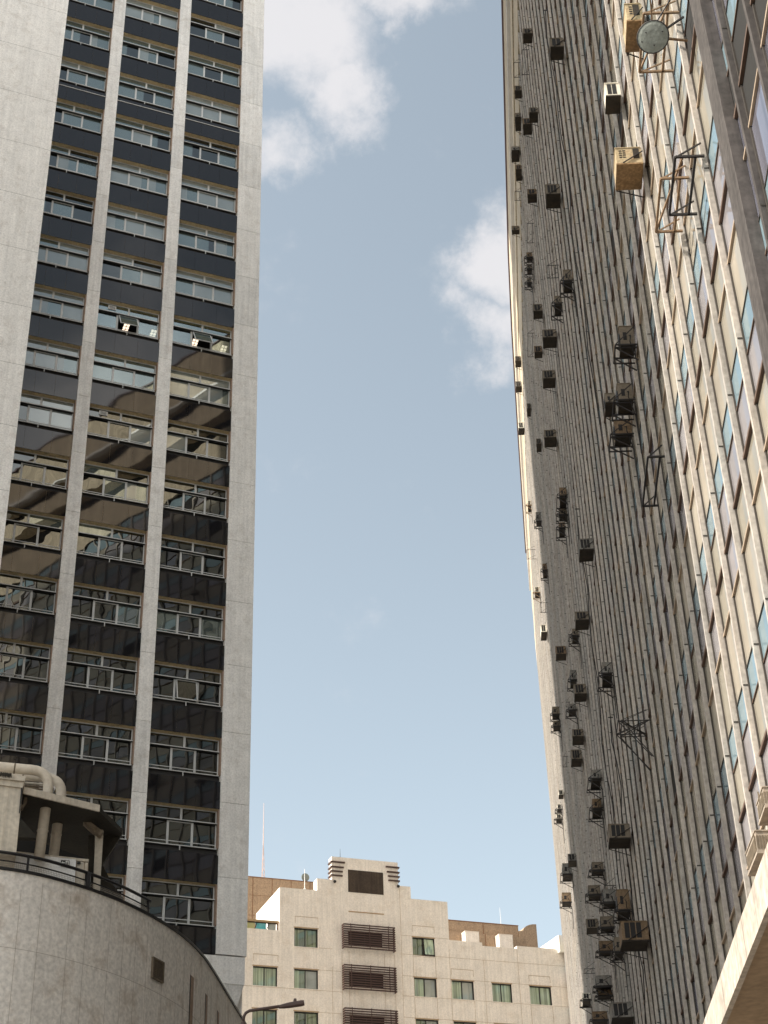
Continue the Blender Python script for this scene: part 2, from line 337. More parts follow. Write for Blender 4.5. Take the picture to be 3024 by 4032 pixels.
# base block below the shaft
m = MB()
m.box(T, -36, -.06, -7.6, -.02, 17.98, 19.12, M['stone'])
m.prism([T(-36, -7, 12), T(-1.6, -7, 12), T(-1.6, -1.5, 12), T(-36, -1.5, 12)], [T(-36, -7.6, 17.975), T(-.08, -7.6, 17.975), T(-.08, -.05, 17.975), T(-36, -.05, 17.975)], M['stone'])
m.box(T, -36, -1.7, -6.9, -1.6, GZ, 12, M['stone'])
part('base_storey', m, tower)
blind_cols = {}
def tower_window(bi, k):
    u0, u1 = BAYS[bi]; zb = ZK(k); zt = zb - 1.78; w_ = u1 - u0; lit = (k == 7 and bi > 0)
    A = M['alu']; f = MB()
    f.box(T, u0, u1, -.37, -.31, zb - .05, zb - .005, A)
    f.box(T, u0 + .002, u0 + .045, -.37, -.31, zt, zb - .05, A); f.box(T, u1 - .10, u1 - .055, -.37, -.31, zt, zb - .05, A)
    f.box(T, u1 - .055, u1 - .003, -.36, -.02, zt + .001, zb - .001, M['reveal'])
    uc = u0 + w_ * .5; f.box(T, uc - .05, uc + .05, -.368, -.325, zb - .60, zb - .05, A)
    # transom and sill ledges: underside shade and gap painted near-black, pale lip
    f.box(T, u0, u1 - .055, -.355, -.20, zb - .65, zb - .61, M['ledge']); f.box(T, u0, u1 - .055, -.202, -.178, zb - .64, zb - .60, A)
    f.box(T, u0 + .001, u1 - .06, -.44, -.15, zt - .06, zt - .012, M['ledge']); f.box(T, u0, u1 - .058, -.152, -.128, zt - .035, zt + .004, A); f.box(T, u0 + .006, u1 - .006, -.5, -.26, zt - .34, zt - .061, M['ledge'])
    f.box(T, u0 + .05, u1 - .10, -.362, -.33, zt + .2, zt + .235, A)
    t1, t2 = u0 + w_ * .325, u0 + w_ * .655
    opened = (k, bi) in ((7, 1), (7, 2), (13, 2))
    for t_ in (t1, t2): f.box(T, t_ - .05, t_ + .05, -.369, -.315, zt, zb - .655, A)
    if not opened:
        f.box(T, t1 + .06, t2 - .06, -.35, -.318, zb - .70, zb - .66, A)
    f.box(T, uc - .09, uc - .05, -.12, -.07, zt - .24, zt - .06, A)         # drip bracket under the sill
    o = part('window', f, tower)
    # panes
    p = MB()
    base = random.random()
    def pm():
        if lit: return M['glass_clear']
        q = random.random()
        if k >= 13: return M['glass_curtain'] if q < .35 else M['glass']
        if k >= 9: return M['glass'] if q < .65 else (M['glass_teal'] if q < .85 else M['glass_blind'])
        if base < .45: return M['glass_blind'] if q < .8 else M['glass_teal']
        return M['glass_teal'] if q < .6 else (M['glass_blind'] if q < .75 else M['glass'])
    q1 = pm(); q2 = q1 if random.random() < .75 else pm()
    # a narrow band of the opening's top is empty shade below the soffit
    for a, b, q in ((u0 + .046, uc - .051, q1), (uc + .051, u1 - .101, q2)): p.box(T, a, b, -.352, -.345, zb - .61, zb - .051, q)
    for a, b in ((u0 + .046, t1 - .051), (t1 + .051, t2 - .051), (t2 + .051, u1 - .101)):
        if opened and abs(a - t1 - .051) < 1e-6: continue
        q = pm() if random.random() < .6 else q1; c = a + (b - a) * random.uniform(.3, .7)
        if q in (M['glass_blind'], M['glass_teal']) and random.random() < .3 and not lit:
            p.box(T, a, c, -.352, -.345, zt + .001, zb - .655, q); p.box(T, c, b, -.352, -.345, zt + .001, zb - .655, M['glass_teal'] if q == M['glass_blind'] else M['glass'])
        else: p.box(T, a, b, -.352, -.345, zt + .001, zb - .655, q)
    part('pane', p, o)
    if opened:
        s = MB(); a, b = t1 + .055, t2 - .055; zh, L_ = zb - .66, 1.12; an = R(32 if lit else 14)
        def S(u, t, th): return T(u, -.31 + math.sin(an) * t + math.cos(an) * th, zh - math.cos(an) * t + math.sin(an) * th)
        for (ua, ub, ta, tb) in ((a, a + .05, 0, L_), (b - .05, b, 0, L_), (a + .05, b - .05, 0, .05), (a + .05, b - .05, L_ - .05, L_)):
            s.hexa([S(ua, ta, 0), S(ub, ta, 0), S(ub, tb, 0), S(ua, tb, 0), S(ua, ta, .035), S(ub, ta, .035), S(ub, tb, .035), S(ua, tb, .035)], A)
        s.hexa([S(a + .05, .05, .01), S(b - .05, .05, .01), S(b - .05, L_ - .05, .01), S(a + .05, L_ - .05, .01), S(a + .05, .05, .02), S(b - .05, .05, .02), S(b - .05, L_ - .05, .02), S(a + .05, L_ - .05, .02)], M['glass_teal'] if lit else M['glass'])
        part('open_sash', s, o)
    if (k, bi) in ((7, 1), (9, 1)):
        s = MB(); a = u0 + .55; s.box(T, a, a + .42, -.33, -.30, zb - .36, zb - .12, M['white'])
        for j in range(4): s.box(T, a + .05, a + .37, -.3, -.295, zb - .33 + j * .05, zb - .31 + j * .05, M['vent'])
        part('vent_grille', s, o)
for k in range(-3, 17):
    for bi, (u0, u1) in enumerate(BAYS):
        zb = ZK(k)
        m = MB(); w_ = u1 - u0; cs = [u0 + .004] + [u0 + w_ * q for q in (random.choice([.33, .3, .36]), random.choice([.66, .7]))] + [u1 - .004]
        for a, b in zip(cs, cs[1:]): m.box(T, a + .004, b - .004, -.07, -.04 - random.random() * .006, zb + .012, zb + 1.30, M['spandrel'])
        m.box(T, u0 + .004, u1 - .004, -.55, -.075, zb + .003, zb + 1.27, M['soffit'])
        part('spandrel_panel', m, tower)
        if k > -3 or True: tower_window(bi, k)
for bi, (u0, u1) in enumerate(BAYS):
    m = MB(); m.box(T, u0 + .004, u1 - .004, -.5, -.04, 19.18, 20.23, M['spandrel']); part('spandrel_panel', m, tower)
    m = MB(); m.box(T, u0 + .004, u1 - .004, -.5, -.04, ZK(-3) + 1.5, TOPZ - .8, M['spandrel']); part('spandrel_panel', m, tower)
# the rooms behind the windows
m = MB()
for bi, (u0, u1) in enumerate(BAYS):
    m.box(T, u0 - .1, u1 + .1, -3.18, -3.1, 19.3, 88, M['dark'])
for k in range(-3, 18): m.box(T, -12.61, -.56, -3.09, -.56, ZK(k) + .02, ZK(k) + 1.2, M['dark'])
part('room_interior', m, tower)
for n_, (bi, q) in enumerate(((1, .46), (1, .90), (2, .38), (2, .86))):
    u0, u1 = BAYS[bi]; u = u0 + (u1 - u0) * q; zb = ZK(7); m = MB()
    for j in range(2):
        for i in range(5):
            uu = u + j * .16 - i * .045; zz = zb - .86 - i * .2
            m.hexa([T(uu - .035, -.62, zz - .15), T(uu + .10, -.62, zz - .15), T(uu + .10, -.60, zz - .15), T(uu - .035, -.60, zz - .15), T(uu, -.62, zz), T(uu + .135, -.62, zz), T(uu + .135, -.60, zz), T(uu, -.60, zz)], M['tube'])
    part('ceiling_lamp', m, tower)
m = MB()
for (u0, u1) in BAYS: m.tube([T(u0 + .02, -.02, ZK(2) - 2.36), T(u1 - .02, -.02, ZK(2) - 2.36)], .022, M['white'], 6)
part('white_conduit', m, tower)

# ------------------------------------------------------------------ right finned building
PL = [(-30, 4.02 - .066 * 30), (80, 4.02 + .066 * 80), (88.4, 9.97), (101.3, 11.12), (121, 12.95)]
def wx(y):
    for (a, xa), (b, xb) in zip(PL, PL[1:]):
        if y <= b: return xa + (xb - xa) * (y - a) / (b - a)
    return PL[-1][1]
def WF(y, n, z):
    return Vector((wx(y) - n, y + .066 * n * 0, z))
slabb = thing('finned_office_building', 'long grey office building with vertical fins and many air conditioners', 'building', Vector((20, 50, GZ)))
RZ = 71.6; UZ = 59.8
def wallstrip(mb, n0, n1, z0, z1, mat, y0=-16, y1=120.6):
    ys = [y0] + [p[0] for p in PL if y0 < p[0] < y1] + [y1]
    for a, b in zip(ys, ys[1:]):
        mb.hexa([WF(a, n0, z0), WF(b, n0, z0), WF(b, n1, z0), WF(a, n1, z0), WF(a, n0, z1), WF(b, n0, z1), WF(b, n1, z1), WF(a, n1, z1)], mat)
m = MB()
wallstrip(m, -14, -.07, GZ, UZ, M['slot'])
wallstrip(m, -13.9, .10, GZ, 1.0, M['band'])
wallstrip(m, -14, -.9, UZ, RZ - .5, M['slot'])
part('wall', m, slabb)
m = MB()
wallstrip(m, -.9, .06, UZ + .01, 63.0, M['band']); wallstrip(m, -.89, .02, 64.7, 66.3, M['band']); wallstrip(m, -.88, .10, 67.9, RZ, M['band'])
part('upper_wall', m, slabb)
m = MB(); wallstrip(m, -.9, .2, RZ, RZ + .12, M['coping']); wallstrip(m, -.3, .14, 67.7, 67.89, M['white']); part('roof_coping', m, slabb)
FY = [20.03 + 1.35 * i for i in range(-25, 75)]
for y in FY:
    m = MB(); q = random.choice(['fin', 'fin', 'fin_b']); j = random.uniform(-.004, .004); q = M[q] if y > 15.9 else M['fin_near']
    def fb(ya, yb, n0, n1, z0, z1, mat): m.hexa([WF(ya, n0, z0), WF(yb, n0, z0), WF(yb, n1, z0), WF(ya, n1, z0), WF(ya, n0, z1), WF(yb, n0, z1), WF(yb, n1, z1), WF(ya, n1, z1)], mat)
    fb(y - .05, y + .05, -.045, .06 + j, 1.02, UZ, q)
    fb(y - .095, y - .052, -.046, -.02, 1.02, UZ - .02, M['slot']); fb(y + .052, y + .085, -.046, -.02, 1.02, UZ - .02, M['slot'])
    part('fin', m, slabb)
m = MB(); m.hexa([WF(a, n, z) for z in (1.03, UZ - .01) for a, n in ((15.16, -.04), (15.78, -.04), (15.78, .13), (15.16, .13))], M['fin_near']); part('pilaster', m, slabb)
TZ = [0.4, 3.4, 6.75, 10.2, 13.69, 17.03, 20.30, 23.6, 26.9, 30.2, 33.45, 36.65, 39.9, 43.1, 46.35, 49.6, 52.8, 56.1, 59.4]
cells = []
for fi, (ya, yb) in enumerate(zip(FY, FY[1:])):
    for k in range(1, len(TZ)):
        yc = (ya + yb) / 2; P = Vector((wx(yc), yc, TZ[k] - 1.4)); x, yy, d = pix(P)
        vis = 5 < yc and d > 0 and -60 < x < PW + 120 and -80 < yy < PH + 80
        cells.append((0 if vis else 1, P.length, ya, yb, k))
cells.sort()
def cell(mb, ya, yb, k):
    t = TZ[k]; lo = TZ[k - 1] + .26; a, b = ya + .05, yb - .05
    def c(z0, z1, n0, n1, mat, a=a, b=b): mb.hexa([WF(a, n0, z0), WF(b, n0, z0), WF(b, n1, z0), WF(a, n1, z0), WF(a, n0, z1), WF(b, n0, z1), WF(b, n1, z1), WF(a, n1, z1)], mat)
    r = random.random(); near = ya < 15
    top = M['lav'] if r < .75 else M['olive']; mid = M['olive'] if random.random() < .6 else M['lav']; sp_ = M['cream_pane'] if random.random() < .85 else M['olive']
    if near: top = mid = sp_ = M['lilac']
    if near and ((round(ya, 1), k) in ((round(FY[20], 1), 5), (round(FY[19], 1), 5), (round(FY[20], 1), 6)) or random.random() < .3): top = mid = M['dark']
    elif random.random() < .07: top = M['dark']
    if ya > 24 and random.random() < .12: mid = M['lilac']
    c(t - .31, t + .26, -.056, -.044, M['blue'])
    c(t - 1.12, t - .34, -.058, -.046, top); c(t - 1.93, t - 1.19, -.058, -.046, mid); c(lo + .015, t - 1.97, -.057, -.045, sp_)
    c(t - .335, t - .312, -.05, -.025, M['bar']); c(t - 1.175, t - 1.125, -.05, .0, M['bar']); c(t - 1.97, t - 1.93, -.05, -.008, M['bar_pale']); c(lo - .012, lo + .012, -.05, -.03, M['slot'])
    c(t - .012, t + .012, -.044, .052, M['slot'], yb - .056, yb - .0505)
for i, (_, _, ya, yb, k) in enumerate(cells[:99]):
    m = MB(); cell(m, ya, yb, k); part('window', m, slabb)
m = MB()
for (_, _, ya, yb, k) in cells[99:]: cell(m, ya, yb, k)
tag(part('window', m, slabb), kind='stuff')
# little bolts dotted over the fins are too small to count; the canopy over the pavement
def WB(mb, y0, y1, n0, n1, z0, z1, mat): mb.hexa([WF(y0, n0, z0), WF(y1, n0, z0), WF(y1, n1, z0), WF(y0, n1, z0), WF(y0, n0, z1), WF(y1, n0, z1), WF(y1, n1, z1), WF(y0, n1, z1)], mat)
m = MB(); WB(m, -10, 46, .101, 1.58, 4.30, 4.56, M['canopy_s']); o = part('canopy', m, slabb)
m = MB(); WB(m, -10.1, 46.1, 1.58, 1.64, 4.26, 4.66, M['canopy_f']); part('fascia', m, o)
m = MB()
for i in range(20):
    y = 3 + i * 2.0; WB(m, y, y + .015, 1.641, 1.643, 4.262, 4.655, M['trav_joint'])
part('fascia_seams', m, o)

# ------------------------------------------------------------------ things fixed to the finned facade
AC = '''d 43.18 50.5 0.44 0.49 0.3;d 32.89 37.81 0.49 0.51 0.4;b 19.75 23.35 0.39 0.73 0.48;d 52.39 57.23 0.4 0.5 0.32;w 23.7 25.61 0.4 0.49 0.41;d 44.83 47.64 0.42 0.53 0.29;d 48.53 50.87 0.46 0.61 0.36;o 54.88 58.05 0.35 0.92 0.14;b 22.32 22.18 0.6 0.7 0.45;o 58.73 59.64 0.48 0.83 0.24;d 58.38 57.91 0.37 0.83 0.3;d 50.17 48.23 0.47 0.53 0.3;d 39.73 38.15 0.57 0.69 0.46;o 65.89 60.58 0.49 0.33 0.32;s 57.39 51.0 0.34 0.47 0.32;s 58.51 51.25 0.31 0.55 0.16;s 59.99 51.61 0.29 0.44 0.16;s 39.26 33.82 0.34 0.75 0.5;s 44.21 36.99 0.32 0.85 0.4;d 54.41 45.08 0.49 0.55 0.39;d 48.2 38.56 0.62 0.67 0.39;d 57.64 45.25 0.43 0.45 0.35;d 78.36 60.85 0.44 0.64 0.36;d 51.23 38.81 0.59 0.66 0.41;d 81.14 60.9 0.45 0.62 0.41;d 72.4 52.71 0.29 0.77 0.36;w 83.72 59.36 0.46 0.75 0.47;d 54.34 37.99 0.59 0.73 0.39;d 65.65 45.52 0.32 0.71 0.33;o 32.04 23.42 0.33 0.59 0.3;s 27.11 21.43 0.39 0.59 0.54;s 28.65 21.04 0.4 0.67 0.5;s 29.76 20.87 0.45 0.64 0.43;w 84.73 53.96 0.29 0.89 0.32;s 72.86 45.34 0.35 0.69 0.6;s 52.15 33.66 0.34 1.17 0.4;s 53.14 33.35 0.38 0.62 0.12;s 55.06 33.9 0.31 0.92 0.2;d 43.07 25.63 0.54 0.74 0.41;s 71.94 41.68 0.29 1.1 0.41;w 84.18 47.14 0.37 0.79 0.36;w 78.85 41.48 0.41 1.01 0.48;d 48.12 25.75 0.55 0.75 0.33;s 54.02 28.26 0.31 0.83 0.15;d 63.06 32.02 0.54 0.66 0.4;s 57.97 28.25 0.31 0.93 0.46;d 53.21 25.3 0.53 0.66 0.41;s 41.83 20.57 0.35 1.12 0.39;s 60.24 27.96 0.37 0.82 0.23;s 73.93 34.07 0.43 0.8 0.43;s 74.24 33.55 0.43 0.82 0.19;d 57.24 25.33 0.52 0.79 0.32;d 59.89 25.48 0.51 0.73 0.43;w 77.83 31.12 0.33 0.57 0.23;w 82.03 31.98 0.32 0.53 0.24;w 83.13 31.82 0.39 0.62 0.25;d 71.52 25.24 0.47 0.91 0.35;s 76.9 26.49 0.54 1.38 0.57;s 80.91 26.34 0.55 1.08 0.5;s 50.76 20.89 0.4 1.2 0.34;s 51.89 20.24 0.38 1.18 0.36;d 42.34 15.54 0.68 0.78 0.43;s 54.36 18.84 0.48 0.78 0.29;s 57.2 18.87 0.52 0.85 0.35;s 50.01 16.23 0.49 0.84 0.42;d 60.52 18.57 0.54 0.79 0.38;s 52.3 16.09 0.51 0.72 0.37;s 45.0 14.36 0.43 1.16 0.68;d 40.71 12.12 0.78 1.0 0.52;s 53.9 15.74 0.55 0.76 0.35;s 49.27 14.38 0.34 1.17 0.45;s 56.57 15.27 0.62 0.85 0.37;s 57.12 15.06 0.56 0.64 0.12;w 71.18 18.58 0.43 1.11 0.15;d 48.43 12.05 0.74 1.27 0.47;s 60.81 15.13 0.64 1.22 0.31;n 21.11 7.48 0.29 1.04 0.32;n 20.19 7.79 0.24 0.69 0.29'''
FR = '''f 17.21 17.22 0.48 1.28 3.54;r 18.62 18.15 0.49 1.28 4.33;f 45.86 52.62 0.36 1.4 3.24;f 51.98 58.75 0.35 0.93 4.59;f 54.39 50.42 0.37 1.36 15.9;f 61.17 59.03 0.41 0.68 15.58;r 17.03 20.31 0.61 1.24 0.3;f 44.08 38.71 0.48 0.72 1.84;f 62.93 50.67 0.37 2.82 7.31;f 25.7 17.41 0.37 1.84 6.11;f 84.93 50.68 0.65 1.18 7.2;f 75.67 41.67 0.46 1.14 9.89;x 34.66 15.72 0.77 0.8 7.79;f 64.55 30.31 0.23 0.52 13.66;f 58.57 30.67 0.19 0.66 9.2;f 66.18 18.57 0.51 0.72 10.77;f 71.01 30.41 0.26 1.33 1.06;f 49.96 16.74 0.44 0.91 5.36;x 34.31 15.56 0.7 0.94 -0.43'''
acs = []
for r in AC.split(';'):
    q = r.split(); k = q[0]; y, z, p, w_, h = map(float, q[1:])
    if k in 'sd' and h < .2: h = .3
    h = min(max(h, .28), .62)
    P = WF(y, p / 2, z); x, yy, d = pix(P)
    acs.append([k, y, z, p, w_, h, x, yy])
acs.sort(key=lambda a: a[7])
ORD = ['first', 'second', 'third', 'fourth', 'fifth', 'sixth', 'seventh', 'eighth', 'ninth', 'tenth', 'eleventh', 'twelfth', 'thirteenth', 'fourteenth', 'fifteenth', 'sixteenth', 'seventeenth', 'eighteenth', 'nineteenth', 'twentieth',
       'twenty-first', 'twenty-second', 'twenty-third', 'twenty-fourth', 'twenty-fifth', 'twenty-sixth', 'twenty-seventh', 'twenty-eighth', 'twenty-ninth', 'thirtieth', 'thirty-first', 'thirty-second', 'thirty-third', 'thirty-fourth', 'thirty-fifth', 'thirty-sixth', 'thirty-seventh', 'thirty-eighth', 'thirty-ninth', 'fortieth', 'forty-first', 'forty-second']
KIND = {'d': 'boxy brown window air conditioner on the shaded fins, {} of these from the top', 's': 'air conditioner on black iron brackets on the fins, {} of these from the top',
        'w': 'pale sunlit air conditioner on the finned facade, {} of these from the top', 'o': 'dark closed air conditioner box without slots on the fins, {} of these from the top',
        'b': 'big rust-stained beige air conditioner box with slotted side, {} from the top', 'n': 'beige louvred air conditioner just above the concrete canopy, {} from the top'}
cnt = {}
def air_conditioner(k, y, z, p, w_, h):
    cnt[k] = cnt.get(k, 0) + 1
    lb = KIND[k].format(ORD[cnt[k] - 1]).replace('topmost of', 'topmost of')
    t = thing('air_conditioner', lb, 'air conditioner', WF(y + w_ / 2, 0, z), 'air conditioners fixed to the finned facade')
    cas = M['ac_n'] if k == 'n' else M['ac_sunlit'] if k == 'w' else M[random.choice(['ac', 'ac', 'ac2', 'ac3']) if k != 'b' else 'ac_b']; n0 = .075  # sunlit units get a pale casing copy, shaded ones a darkened brown
    y0, y1 = y, y + w_
    if k == 's': y0, y1 = y + w_ * .12, y + w_ * .9
    m = MB()
    WB(m, y0, y1, n0 + .0, p, z + .03, z + h, cas)
    WB(m, y0 - .012, y1 + .012, n0 + .02, p + .012, z + h, z + h + .018, cas)
    part('casing', m, t)
    m = MB(); WB(m, y0 - .015, y1 + .015, n0 + .01, p + .015, z - .006, z + .03, M['ac_tray'] if k not in 'bn' else M['ac_rust' if k == 'b' else 'ac_n']); part('drip_tray', m, t)
    m = MB()
    if k in 'dw':
        nv = 3 if p > .5 else 2; a = n0 + (p - n0) * .26; b_ = n0 + (p - n0) * .93; st = (b_ - a) / nv
        for j in range(nv): WB(m, y0 - .005, y0 - .0005, a + j * st, a + (j + .82) * st, z + .035 + h * .1, z + h * .95, M['vent'])
    elif k == 'b':
        for j in range(4):
            for i in range(2): WB(m, y0 - .005, y0 - .0005, p - .12 - i * .075 + .0, p - .065 - i * .075, z + h * .42 + j * h * .13, z + h * .48 + j * h * .13, M['vent'])
        WB(m, y0 - .006, y0 - .0006, n0 + .06, n0 + .18, z + h * .35, z + h * .95, M['ac_tray'])
    elif k in 'so':
        WB(m, y0 - .005, y0 - .0005, n0 + (p - n0) * .55, n0 + (p - n0) * .8, z + h * .3, z + h * .7, M['vent'])
        cy = (y0 + y1) / 2; rr = min(h, y1 - y0) * .38
        ring = [(cy + rr * math.cos(a * math.pi / 8), z + .03 + h / 2 + rr * math.sin(a * math.pi / 8)) for a in range(16)]
        m.prism([WF(a, p + .001, b) for a, b in ring], [WF(a, p + .02, b) for a, b in ring], M['vent'])
    elif k == 'n':
        for j in range(9): WB(m, y0 + .05, y1 - .05, p + .001, p + .008, z + .07 + j * (h - .12) / 9, z + .085 + j * (h - .12) / 9, M['slab'])
        for j in range(6): WB(m, y0 - .006, y0 - .001, n0 + .03 + j * .04, n0 + .05 + j * .04, z + .07, z + h - .06, M['slab'])
    part('vent_slots', m, t)
    m = MB(); I = M['iron'] if k not in 'wn' or random.random() < .5 else M['rust']
    if k in 's' or (k == 'w' and y > 50 and random.random() < .6):
        e = p + .14
        for a in (y0 + .02, y1 - .04):
            m.bar(WF(a, .04, z - .03), WF(a, e, z - .03), .022, I); m.bar(WF(a, e, z - .03), WF(a, .05, z - .38), .018, I)
        m.bar(WF(y - .02, e, z - .03), WF(y + w_ + .1, e, z - .03), .02, I); m.bar(WF(y + w_ + .1, .04, z - .03), WF(y + w_ + .1, e, z - .03), .02, I)
        m.bar(WF(y - .02, .05, z + h * .9), WF(y - .02, e, z - .02), .014, I); m.bar(WF(y - .02, .04, z - .03), WF(y - .02, e, z - .03), .02, I)
        m.tube([WF(y0 - .02, p * .5, z + h * .5), WF(y0 - .14, p * .45, z + h * .35), WF(y0 - .1, .2, z + h * .1), WF(y0 + .1, .07, z - .35), WF(y0 + .12, .07, z - 1.4)], .014, M['rail'], 5)
    elif k in 'dbo':
        m.bar(WF(y0 - .02, .06, z + h * .75), WF(y0 - .02, p * .8, z + .03), .013, I); m.bar(WF(y1 + .02, .06, z - .22), WF(y1 + .02, p, z - .01), .013, I)
    if m.v: part('bracket', m, t)
    t.rotation_euler = (random.uniform(-.025, .035), random.uniform(-.02, .02), random.uniform(-.02, .02))
for a in acs: air_conditioner(*a[:6])
def iron_frame(kind, y, z, p, w_, label):
    t = thing('iron_bracket', label, 'bracket', WF(y + w_ / 2, 0, z), 'empty iron brackets on the finned facade')
    I = M['rust'] if kind == 'r' else M['iron']; r = .026 if y < 30 else .014; m = MB()
    m.bar(WF(y, .03, z), WF(y, p, z), r, I); m.bar(WF(y + w_, .03, z), WF(y + w_, p, z), r, I)
    m.bar(WF(y, p, z), WF(y + w_, p, z), r, I); m.bar(WF(y, p * .35, z), WF(y + w_, p * .35, z), r, I)
    part('rails', m, t)
    m = MB()
    for a in (y, y + w_): m.bar(WF(a, .05, z + .28), WF(a, p * .9, z + .02), r * .6, I)
    if kind in 'r':
        m.bar(WF(y, .06, z + .5), WF(y + w_, p, z), r * .8, I)
    if kind == 'x':
        m.bar(WF(y, .05, z), WF(y + w_, p, z + .01), r, I); m.bar(WF(y + w_, .05, z), WF(y, p, z + .02), r, I)
        for a in (y, y + w_): m.bar(WF(a, p, z), WF(a, .05, z - .95), r, I)
    part('struts', m, t)
frs = []
for r in FR.split(';'):
    q = r.split(); k = q[0]; y, z, p, w_ = map(float, q[1:5]); frs.append((pix(WF(y, p, z))[1], k, y, z, p, w_))
frs.sort(); fc = {}
FL = {'f': 'empty black iron bracket sticking out of the fins, {} of these from the top', 'r': 'rust-orange iron bracket on the sunlit fins, {} from the top', 'x': 'black cross-braced iron bracket with long struts, {} from the top'}
for _, k, y, z, p, w_ in frs:
    fc[k] = fc.get(k, 0) + 1
    iron_frame(k, y, z, p, min(w_, 2.0), FL[k].format(ORD[fc[k] - 1]))
for i, (y, z0, z1, lab) in enumerate(((36.6, 26, 44, 'upper'), (47.5, 14, 30, 'middle'), (43.8, 9, 20, 'lower'))):
    t = thing('hanging_cable', 'black cable sagging down the shaded fins, %s of three' % lab, 'cable', WF(y, 0, z0), 'cables hanging down the finned facade')
    m = MB(); m.tube([WF(y + .5 * math.sin(j * .9 + i) * .5, .12 + .05 * math.sin(j * 1.7), z1 + (z0 - z1) * j / 14) for j in range(15)], .018, M['rail'], 5); part('cable', m, t)
    m = MB(); m.bar(WF(y, .05, z1), WF(y, .2, z1), .02, M['iron']); part('hook', m, t)
# satellite dish near the top
c0 = WF(16.6, .62, 19.25); t = thing('satellite_dish', 'round grey-green dish seen from behind on a rusty bracket near the top right', 'satellite dish', WF(16.6, .05, 19.1))
m = MB(); ax = Vector((-.35, -.72, -.58)).normalized(); u_ = ax.orthogonal().normalized(); v_ = ax.cross(u_); prev = None
rings = [(0, .0), (.11, .006), (.19, .014), (.25, .03)]
for r_, h_ in rings[1:]:
    cur = [c0 - ax * h_ + u_ * math.cos(a * math.pi / 10) * r_ + v_ * math.sin(a * math.pi / 10) * r_ for a in range(20)]
    if prev is None: m.poly(cur, M['dishm'])
    else:
        for a in range(20): b = (a + 1) % 20; m.poly([prev[a], prev[b], cur[b], cur[a]], M['dishm'])
    prev = cur
back = [p_ - ax * .015 for p_ in prev]
for a in range(20): b = (a + 1) % 20; m.poly([prev[a], prev[b], back[b], back[a]], M['dishm'])
m.poly(list(reversed(back)), M['dishm'])
part('reflector', m, t)
m = MB(); rr = [c0 - ax * .034 + u_ * math.cos(a * math.pi / 10) * .253 + v_ * math.sin(a * math.pi / 10) * .253 for a in range(21)]; m.tube(rr, .011, M['iron'], 6); part('rim', m, t)
m = MB()
for q in ((.1, .1), (-.14, .1), (.0, -.12), (.15, -.1)):
    P = c0 + ax * .002 + u_ * q[0] + v_ * q[1]; m.tube([P, P + ax * .02], .012, M['iron'], 6)
part('bolts', m, t)
m = MB(); m.bar(c0 - ax * .04, WF(16.75, .05, 19.3), .022, M['rust']); m.bar(c0 - ax * .08, WF(16.7, .05, 19.8), .02, M['iron']); m.bar(WF(16.2, .05, 19.9), WF(16.2, .62, 19.85), .022, M['rust']); m.bar(WF(16.2, .62, 19.85), c0 - ax * .08, .016, M['rust'])
m.tube([c0 - ax * .05, c0 + Vector((.02, .1, .25)), WF(16.5, .3, 19.9), WF(16.4, .1, 20.3)], .012, M['rail'], 5)
part('mounting_arm', m, t)

# ------------------------------------------------------------------ cream building
C = Frame(-10.467, 110.098, 0.363)
cream = thing('cream_building', 'cream rendered building with stepped roofline and dark louvre screens', 'building', C(10, -6, GZ))
COLS = [(0, 1.80), (3.07, 4.86), (12.28, 14.05), (15.27, 17.04), (18.53, 20.13), (21.62, 23.40)]
ZR = lambda r: 34.938 - 3.0 * (r - 1)
WIN = []
for r in range(1, 7):
    for ci, (a, b) in enumerate(COLS):
        if r == 1 and ci not in (1, 2): continue
        WIN.append((a, b, ZR(r) - 1.38, ZR(r), r, ci))
LV = [(7.22, 9.96, z - 1.45, z - .35) for z in (35.42, 32.42, 29.32, 26.3)]
H = [w_[:4] for w_ in WIN] + LV + [(24.93, 26.3, 30.5, 32.0)]
m = MB()
holes(m, C, -9, 29, 20, 34.6, -.32, 0, [(h[0], h[1], h[2], min(h[3], 34.6)) for h in H if h[2] < 34.6], M['cream'])
m.box(C, -9, 29, -14, -.6, GZ, 34.4, M['cream']); m.box(C, -9, 29, -.6, 0, GZ, 20, M['cream'])
m.box(C, 1.98, 15.2, -6.43, -.33, 34.6, 37.6, M['cream'])
part('wall', m, cream)
m = MB()
u, t_ = None, None
def up(u0, u1, z0, z1, dep, mat=M['cream']): m.box(C, u0, u1, -dep, 0, z0, z1, mat)
Hh = [(h[0], h[1], max(h[2], 34.601), h[3]) for h in H if h[3] > 34.6]
holes(m, C, 1.95, 15.26, 34.601, 37.87, -.32, 0, Hh, M['cream'])
for z0, z1 in ((33.5, 34.59),): pass
up(4.84, 12.29, 37.871, 38.8, .87); m.box(C, 2.2, 15.1, -6.4, -.9, 37.62, 37.86, M['cream'])
up(6.0, 11.31, 38.801, 40.61, .68)
up(15.261, 17.95, 34.601, 34.94, .5); up(17.951, 20.82, 34.601, 34.69, .5); up(20.821, 24.27, 34.601, 34.9, .5)
m.box(C, 1.952, 2.1, -6.42, -.321, 34.6, 37.87, M['cream_lit'])  # sunlit left return, its brightness put into a paler render copy
m.box(C, -9, 1.94, -.3, 0, 34.601, 34.63, M['cream'])
part('stepped_parapet', m, cream)
m = MB(); m.box(C, 24.28, 27.5, -3, .35, 34.61, 35.9, M['cream_lit']); part('sunlit_parapet_block', m, cream)  # brightness of the sunlit left face put into the paler colour
m = MB()
